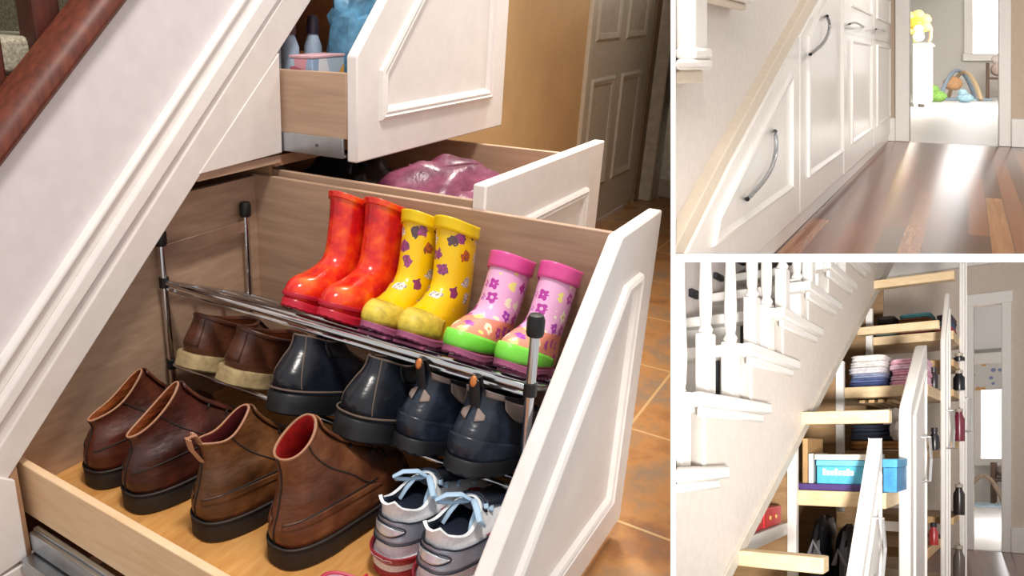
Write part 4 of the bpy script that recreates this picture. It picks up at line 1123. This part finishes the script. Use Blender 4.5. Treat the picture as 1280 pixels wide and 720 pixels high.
pile(5.52, 1121, 1164, zt4, ['#6e2a30', '#5d5238', '#b8763e', '#8c5a3a', '#3c6a6e'], [.026, .022, .024, .022, .026],
     [('folded_jumper', 'dark red folded jumper at the bottom of the pile near the top of the stairs', 'jumper'), ('folded_jumper', 'olive folded jumper above the dark red one', 'jumper'), ('folded_jumper', 'orange folded jumper in the middle of its pile', 'jumper'),
      ('folded_jumper', 'brown folded jumper under the teal one', 'jumper'), ('folded_jumper', 'teal folded jumper on top of the pile near the top of the stairs', 'jumper')], 'jumpers in the top pile')
pile(5.52, 1166, 1190, zt4, ['#b23a4c', '#3d5a74', '#4a4048'], [.034, .034, .03],
     [('folded_shirt', 'red folded shirt beside the pile of jumpers', 'shirt'), ('folded_shirt', 'steel blue folded shirt on the red one', 'shirt'), ('folded_shirt', 'dark grey folded shirt on the steel blue one', 'shirt')], 'shirts beside the jumpers')
pile(5.54, 1092, 1118, zt4, ['#6f8f94', '#23242c', '#2b2622'], [.03, .045, .05],
     [('folded_scarf', 'grey-green scarf under the dark clothes by the birch post', 'scarf'), ('folded_scarf', 'black scarf in the middle of the dark heap by the birch post', 'scarf'), ('folded_scarf', 'dark brown scarf on top of the dark heap by the birch post', 'scarf')], 'scarves by the post')
z3 = bp(1090, 563, 4.56).z
pile(4.62, 1058, 1126, z3, ['#a5713e', '#1f2233', '#232a3a'], [.045, .045, .035],
     [('rolled_blanket', 'golden brown blanket under the navy blankets', 'blanket'), ('folded_blanket', 'very dark navy folded blanket on the golden brown one', 'blanket'), ('folded_blanket', 'navy folded blanket topmost above the golden brown one', 'blanket')], 'blankets on the lower towel shelf')
p = bp(1121, 545, 4.60)
t = Thing('plush_toy', 'white fluffy plush toy at the end of the navy blankets', 'toy', B, (4.6, p.y, z3))
t.part('body', MB().blob((4.60, p.y, p.z + .03), (.06, .03, .05), 9, .25, 5, 16, 12), plain('#e9e4e0', .9, bump=.4))
t.part('head', MB().blob((4.58, p.y, p.z + .10), (.05, .026, .035), 6, .2, 5, 14, 10), plain('#e9e4e0', .9, bump=.4))

def carton(name, lab, a, u0, u1, v0, v1, depth, m, grp=None, lid=None, zb=None, cat='box', printed=False):
    p, q = bp(u0, v0, a), bp(u1, v1, a); z0 = q.z if zb is None else zb
    t = Thing(name, lab, cat, B, (a, q.y, z0), grp)
    zl = p.z - (p.z - z0) * .25
    t.part('body', MB().box(a, a + depth, q.y, p.y, z0, zl - .001 if lid else p.z), m, bevel=.002)
    if lid: t.part('lid', MB().box(a - .004, a + depth, q.y - .002, p.y + .002, zl, p.z), lid, bevel=.002)
    if printed:
        n = 8; w_ = (p.y - q.y) * .62 / n; y = p.y - (p.y - q.y) * .12; h_ = (p.z - z0)
        mb = MB()
        for j in range(n):
            hh = h_ * (.20 if j % 3 else .28)
            mb.box(a - .003, a, y - w_ * (j + .78), y - w_ * j, z0 + h_ * .36, z0 + h_ * .36 + hh)
        t.part('lettering', mb, plain('#e8f2f6', .5), label='row of small white letters')
    return t
zs2 = -.171
BLU = plain('#55b3d4', .4, var=.06); PUR = plain('#4a3472', .45)
carton('game_box', 'flat purple box lying on the birch shelf under the light blue box', 3.585, 998, 1084, 604, 613, .34, PUR, zb=zs2, cat='box')
zpur = bp(998, 604, 3.585).z + .001
carton('game_box', 'light blue box with white lettering on top of the purple box', 3.60, 1021, 1086, 575, 604, .32, BLU, zb=zpur, lid=plain('#6cc0dc', .4), printed=True)
zblu = bp(1021, 575, 3.60).z + .001
carton('game_box', 'thin white box lying on the light blue box', 3.59, 1018, 1090, 568, 575, .33, plain('#d9d2c6', .5), zb=zblu)
carton('game_box', 'deeper blue box at the front end of the birch shelf, between two white fronts', 3.60, 1104, 1121, 574, 612, .3, plain('#3f8fc4', .4, var=.12), zb=zs2, lid=plain('#4d9fce', .4))
carton('book', 'tan upright book at the wall end of the birch shelf', 3.60, 1003, 1009.5, 548, 603, .3, plain('#b08a5c', .6), zb=zpur, cat='book')
carton('book', 'white upright book beside the tan book on the birch shelf', 3.60, 1010.5, 1016.5, 567, 603, .3, plain('#d5d8d2', .5), zb=zpur, cat='book')
for (poly, lab, c_) in (((943, 667.5), (957.5, 662), (957.5, 637), (943, 645)), 'red box at the low end of the sloping shelf', '#b8242a'), (((959, 661.5), (980, 654), (980, 632), (959, 636.5)), 'red box nearer the birch post on the sloping shelf', '#c42c2e'):
    P = [bw(u, v, .79) for u, v in poly]
    t = Thing('red_box', lab, 'box', B, (P[0][0], .80, P[0][1]), 'red boxes on the sloping shelf')
    t.part('body', MB().prism(P, 1, .80, .96), plain(c_, .45), bevel=.003)
    for j in range(2):
        f_ = .32 + .34 * j; x_ = P[0][0] + (P[1][0] - P[0][0]) * f_; z_ = (P[0][1] + P[2][1]) / 2
        t.part('label_dot', MB().lathe([(0, -.004), (.008, -.003), (.008, .002)], (x_, .798, z_), 10, 1), plain('#d9b36a', .5), label='pale gold dot')
# dark things in the lower compartments; black bags enlarged to darken theirs
for (a, u0, u1, vb, r_, col, nm, lab, i) in ((3.65, 1002, 1032, 0, .17, '#16161a', 'duffel_bag', 'black bag in the dark lower compartment near the wall', 1), (3.7, 1034, 1062, 0, .15, '#1d1c20', 'duffel_bag', 'black bag further out in the dark lower compartment', 1)):
    p, q = bp(u0, 680, a), bp(u1, 680, a); zb = HB + .08
    hgt = .46 if u0 < 1010 else .42
    t = Thing(nm, lab, 'bag', B, (a, q.y, zb))
    t.part('body', MB().blob((a + .22, (p.y + q.y) / 2, zb + hgt / 2 + .03), (.2, (p.y - q.y) / 2 * .86, hgt / 2), u0, .15, 3, 18, 12, .8), plain(col, .35, var=.3))
    t.part('strap', MB().tube([(a + .02, p.y - .02, zb + hgt * .7), (a - .01, (p.y + q.y) / 2, zb + hgt * .86), (a + .02, q.y + .02, zb + hgt * .7)], .010, 8, flat=.4), plain('#77767a', .4), label='grey strap')
p, q = bp(1000, 718, 2.78), bp(1034, 718, 2.78)
t = Thing('green_bag', 'green bag under the rail of the lowest pull-out unit', 'bag', B, (2.8, q.y, HB + .08))
t.part('body', MB().blob((2.97, (p.y + q.y) / 2 + .04, -.60), (.14, .07, .15), 3, .15, 3, 18, 12, .8), plain('#6f8f3c', .6))
t.part('handle', MB().tube([(2.9, q.y + .02, -.50), (2.9, (p.y + q.y) / 2, -.44), (2.9, p.y - .02, -.50)], .008, 8), plain('#4f6a2c', .6))
# small things seen between the tall fronts
SM = [(5.0, 1162, 1172, 498, '#2a2326', 'dark bottle in the gap beside the towel unit, uppermost', 0), (4.75, 1163, 1173, 545, '#1d1b20', 'black jar on the shelf under the towels, seen in the gap', 1), (4.75, 1163, 1173, 592, '#a9b4a0', 'pale green jar above the red tin', 0), (4.75, 1162, 1172, 628, '#9c2f30', 'red tin on the lower birch shelf in the gap', 1), (4.75, 1162, 1172, 662, '#5d5a62', 'grey jar low in the gap beside the tall front', 1), (4.75, 1163, 1173, 690, '#17171b', 'black jar at the bottom of the gap', 1)]
sz = {498: .33, 545: z3, 592: z3 - .12, 628: -.478, 662: -.60, 690: HB + .082}
for (a, u0, u1, vb, col, lab, k_) in SM:
    p, q = bp(u0, vb, a), bp(u1, vb, a); y = (p.y + q.y) / 2; z = -.478 if vb == 628 else (z3 + .001 if vb == 545 else (.307 if vb == 498 else (HB + .082 if vb in (662, 690) else -.478)))
    if vb in (592, 662): y += .05
    h_ = .09 if vb != 662 else .12; r_ = .02
    t = Thing('jar', lab, 'jar', B, (a, y, z), 'jars in the gap beside the towel unit')
    t.part('body', MB().lathe([(0, 0), (r_, .002), (r_, h_ * .75), (r_ * .6, h_ * .9), (r_ * .6, h_)], (a, y, z), 14), plain(col, .3))
    t.part('lid', MB().lathe([(r_ * .7, 0), (r_ * .7, .02), (0, .022)], (a, y, z + h_), 12), plain('#2c2a2e', .4))
for (z, col, lab, h_) in ((zz[0], '#26262b', 'black jar on the second shelf of the tallest unit', .03), (zz[1], '#1b1b1f', 'black jar on the third shelf of the tallest unit', .10), (zz[2], '#7a2a3c', 'dark red jar on the fourth shelf of the tallest unit', .17), (zz[3], '#2f2723', 'dark brown jar on the fifth shelf of the tallest unit', .16), (HB + .08, '#6d625a', 'grey-brown jar on the bottom shelf of the tallest unit', .2)):
    p = bp(1198, 500, 5.62); r_ = .028
    t = Thing('jar', lab, 'jar', B, (5.62, p.y, z), 'jars in the tallest unit')
    t.part('body', MB().lathe([(0, 0), (r_, .002), (r_, h_ * .75), (r_ * .6, h_ * .92), (r_ * .6, h_)], (5.66, p.y, z + .001), 14), plain(col, .3))
    t.part('lid', MB().lathe([(r_ * .7, 0), (r_ * .7, .018), (0, .02)], (5.66, p.y, z + .001 + h_), 12), plain('#b5a898', .4))

# hall end: floor, door wall, the bright room
struct('floor', MB().box(3.0, AB, -1.2, 1.0, HB - .04, HB), WOODF, B)
def bb(u, v, a=AB): p = B.at(u, v, 0, a); return (p.y, p.z)
ol, orr = bb(1217, 560)[0], bb(1252, 560)[0]; cl, cr = bb(1206, 560)[0], bb(1264, 560)[0]; zh = bb(1235, 381)[1]; zc_ = bb(1240, 369)[1]
WBB = plain('#d3c5b6', .6, var=.02)
struct('wall_back', MB().box(AB, AB + .1, ol, 1.62, HB, 2.2), WBB, B)
struct('wall_back', MB().box(AB, AB + .1, -1.2, orr, HB, 2.2), WBB, B)
struct('wall_back', MB().box(AB, AB + .1, orr, ol, zh, 2.2), WBB, B)
struct('trim_2', MB().box(AB - .03, AB, ol, cl, HB, zc_), BWH, B, bevel=.006)
struct('trim_3', MB().box(AB - .03, AB, cr, orr, HB, zc_), BWH, B, bevel=.006)
struct('trim_4', MB().box(AB - .034, AB, cr - .01, cl + .01, zh, zc_ + .02), BWH, B, bevel=.006)
struct('trim_5', MB().box(AB, AB + .12, orr - .012, orr, HB, zh), BWH, B)
struct('baseboard_back', MB().box(AB - .04, AB, -1.2, cr, HB, bb(1270, 659)[1]), BWH, B, bevel=.006)
struct('trim_6', MB().box(AB - .06, AB, cr - .3, 1.6, bb(1150, 342)[1], bb(1150, 322)[1]), BWH, B, bevel=.006)
FB_ = B.at(1235, 627, 2, HB).x
struct('floor', MB().box(AB, FB_, -3.5, 2.2, HB - .04, HB + .004), plain('#f3f0ee', .4, var=.01), B)
struct('wall_far', MB().box(FB_, FB_ + .1, -3.5, 2.2, HB, 2.4), GREY, B)
struct('wall_side', MB().box(AB + .1, FB_, 2.2, 2.3, HB, 2.4), GREY, B)
struct('wall_side', MB().box(AB + .1, FB_, -3.6, -3.5, HB, 2.4), GREY, B)
struct('ceiling', MB().box(AB + .1, FB_, -3.5, 2.2, 2.4, 2.44), plain('#f2efec', .8, var=.005), B)
def fbb(u, v): p = B.at(u, v, 0, FB_); return (p.y, p.z)
y0, y1 = fbb(1222, 500)[0], fbb(1262, 500)[0]; z0, z1 = fbb(1235, 573)[1], fbb(1235, 488)[1]; zt_ = fbb(1235, 385)[1]
wn = struct('window_2', MB().box(FB_ - .02, FB_ + .02, y1, y0, z0, z1 + .1), glow('#fbfdff', 2.6), B)
MB().box(FB_ - .06, FB_ - .02, y0 - .05, y0 + .1, z0 - .1, z1 + .1).build('window_frame', BWH, B, (0, 0, 0), wn, bevel=.01).location = (0, 0, 0)
MB().box(FB_ - .10, FB_ - .02, y1, y0 + .12, z0 - .12, z0).build('window_sill', BWH, B, (0, 0, 0), wn, bevel=.01).location = (0, 0, 0)
dots = NT('dotted_fabric'); vo = dots.n('ShaderNodeTexVoronoi'); vo.inputs['Scale'].default_value = 9; dots.k(dots.loc, vo.inputs['Vector'])
vo.inputs['Randomness'].default_value = .6
sp = dots.n('ShaderNodeSeparateColor'); dots.k(vo.outputs['Color'], sp.inputs[0])
dc = dots.ramp(sp.outputs[0], [(0, '#c77f90'), (.25, '#7fa08a'), (.5, '#8a93b8'), (.75, '#d3a06a')], True)
dots.fin(dots.mix(dots.math('LESS_THAN', vo.outputs['Distance'], .33), '#d9d6d2', dc), .9)
bl = Thing('window_blind', 'pale blind with coloured dots above the window of the room beyond the stairs', 'blind', B, (FB_ - .15, y0, z1))
zv0, zv1 = fbb(1235, 488)[1], fbb(1235, 456)[1]
bl.part('fabric', MB().box(FB_ - .16, FB_ - .14, y1, y0 + .35, zv0, zv1), dots.m)
bl.part('head_rail', MB().box(FB_ - .18, FB_ - .10, y1, y0 + .37, zv1, zv1 + .18), BWH, bevel=.01)
struct('trim_7', MB().box(FB_ - .05, FB_, -3.5, 2.2, zv1 + .25, 2.4), plain('#efeeee', .7, var=.005), B)
ca_ = FB_ - .8
c0, c1 = bp(1238, 620, ca_), bp(1254, 620, ca_); zc2 = bp(1245, 598, ca_).z; zb2 = bp(1245, 578, ca_).z
t = Thing('child_chair', 'small dark brown chair with a pale cushion in the room beyond the pull-out shelves', 'chair', B, (ca_, c0.y, HB))
t.part('seat', MB().box(ca_, ca_ + .6, c1.y - .2, c0.y, zc2 - .05, zc2), BRN, bevel=.01)
for (x, y) in ((ca_, c0.y - .06), (ca_ + .55, c0.y - .06), (ca_, c1.y - .2), (ca_ + .55, c1.y - .2)): t.part('leg', MB().box(x, x + .05, y, y + .06, HB + .004, zc2 - .05), BRN)
t.part('backrest', MB().box(ca_, ca_ + .6, c0.y - .06, c0.y, zc2, zb2), BRN, bevel=.01)
t.part('cushion', MB().blob((ca_ + .3, (c0.y + c1.y) / 2 - .12, zc2 + .12), (.22, .16, .12), 2, .1, 3, 16, 10), plain('#cbbcb2', .8), label='pale cushion')
p = bp(1226, 622, FB_ - 1.2)
t = Thing('play_arch', 'toy arch lying on the white floor of the room beyond the pull-out shelves', 'toy', B, (FB_ - 1.2, p.y, HB))
t.part('arch', MB().tube([(FB_ - 1.2, p.y + .22 - .5 * k / 12, HB + .03 + .42 * SIN(PI * k / 12)) for k in range(13)], .03, 8), plain('#a8917c', .6))
t.part('mat', MB().lathe([(0, 0), (.4, .002), (.4, .02), (0, .025)], (FB_ - 1.2, p.y, HB + .004), 20), plain('#a9c0cc', .8, var=.25, scale=5))

EYE = Frame(RGT, FWD, UPV, [])
FILLS_R = [('hall_near_fill', T, (3.9, -.75, 1.1), (5.0, .6, .1), .5, 10), ('door_wall_fill', T, (5.6, -.75, 1.45), (9.2, .2, -.1), .6, 34), ('bright_room_fill', T, (15.5, -1.0, 1.55), (16.5, -.4, -.5), 1.5, 250),  # added unseen fills for the stair wall, door wall and bright room
           ('stairs_fill', EYE, (.25, -.5, -.3), (2.5, 4.0, -.45), .4, 17), ('stairs_room_fill', B, (11.0, -.2, .2), (11.0, -.3, -.8), .8, 90)]  # added fills: narrow beam from behind the camera, and the room past the stairs

# ================================================================== the partition walls between the three places
def wedge(name, u0, u1, v0, v1, near, far, m):
    vs = []
    for dpt in (near, far):
        for (u, v) in ((u0, v0), (u1, v0), (u1, v1), (u0, v1)):
            vs.append(beam(u, v) * (dpt / FL))
    fr = Frame(Vector((1, 0, 0)), Vector((0, 1, 0)), Vector((0, 0, 1)), [])
    struct(name, MB().add(vs, [(0, 1, 2, 3), (7, 6, 5, 4), (0, 4, 5, 1), (1, 5, 6, 2), (2, 6, 7, 3), (3, 7, 4, 0)]), m, fr, smooth=0)
PART = plain('#f4f2f0', .6, var=.005)
wedge('wall_right', 838.5, 844.5, -30, 750, 1.10, 19.0, PART)
wedge('ceiling', 844.5, 1320, 317.5, 327.5, 1.25, 19.0, PART)

# ================================================================== light
w = bpy.data.worlds.new('daylight'); bpy.context.scene.world = w; w.use_nodes = True
w.node_tree.nodes['Background'].inputs[0].default_value = (1.0, .97, .95, 1)
w.node_tree.nodes['Background'].inputs[1].default_value = .72

def lamp(name, fr, p, target, size, power, col, spread=180):
    l = bpy.data.lights.new(name, 'AREA'); l.shape = 'DISK'; l.size = size; l.energy = power; l.color = col; l.spread = math.radians(spread)
    o = bpy.data.objects.new(name, l); C.objects.link(o); o.location = fr.w(p)
    o.rotation_euler = (fr.w(target) - fr.w(p)).to_track_quat('-Z', 'Y').to_euler()
    return o
for n_, f_, p_, q_, s_, w_ in FILLS_R: lamp(n_, f_, p_, q_, s_, w_, (1.0, .97, .93), 42 if n_ == 'stairs_fill' else 180)
lamp('ceiling_lamp', L, (.50, .12, 1.55), (.9, .7, -.6), .35, 34, (1.0, .93, .86))
lamp('tile_floor_fill', L, (1.92, .72, .85), (1.72, .36, -.93), .3, 10, (1.0, .93, .83), 95)  # unseen fill added to brighten the tiles and the white door

# ================================================================== camera
cd = bpy.data.cameras.new('camera'); cam = bpy.data.objects.new('camera', cd); C.objects.link(cam)
cam.matrix_world = Matrix.Translation(CAM) @ Matrix((RGT, UPV, -FWD)).transposed().to_4x4()
cd.sensor_width = 36.0; cd.lens = FL / 1280 * 36.0; cd.shift_x = (640 - PX) / 1280; cd.shift_y = 0.0
cd.clip_start = .05; cd.clip_end = 100
S = bpy.context.scene; S.camera = cam
S.view_settings.view_transform = 'Standard'; S.view_settings.look = 'None'; S.view_settings.gamma = 1.0
S.view_settings.exposure = 0.0; S.view_settings.use_curve_mapping = False
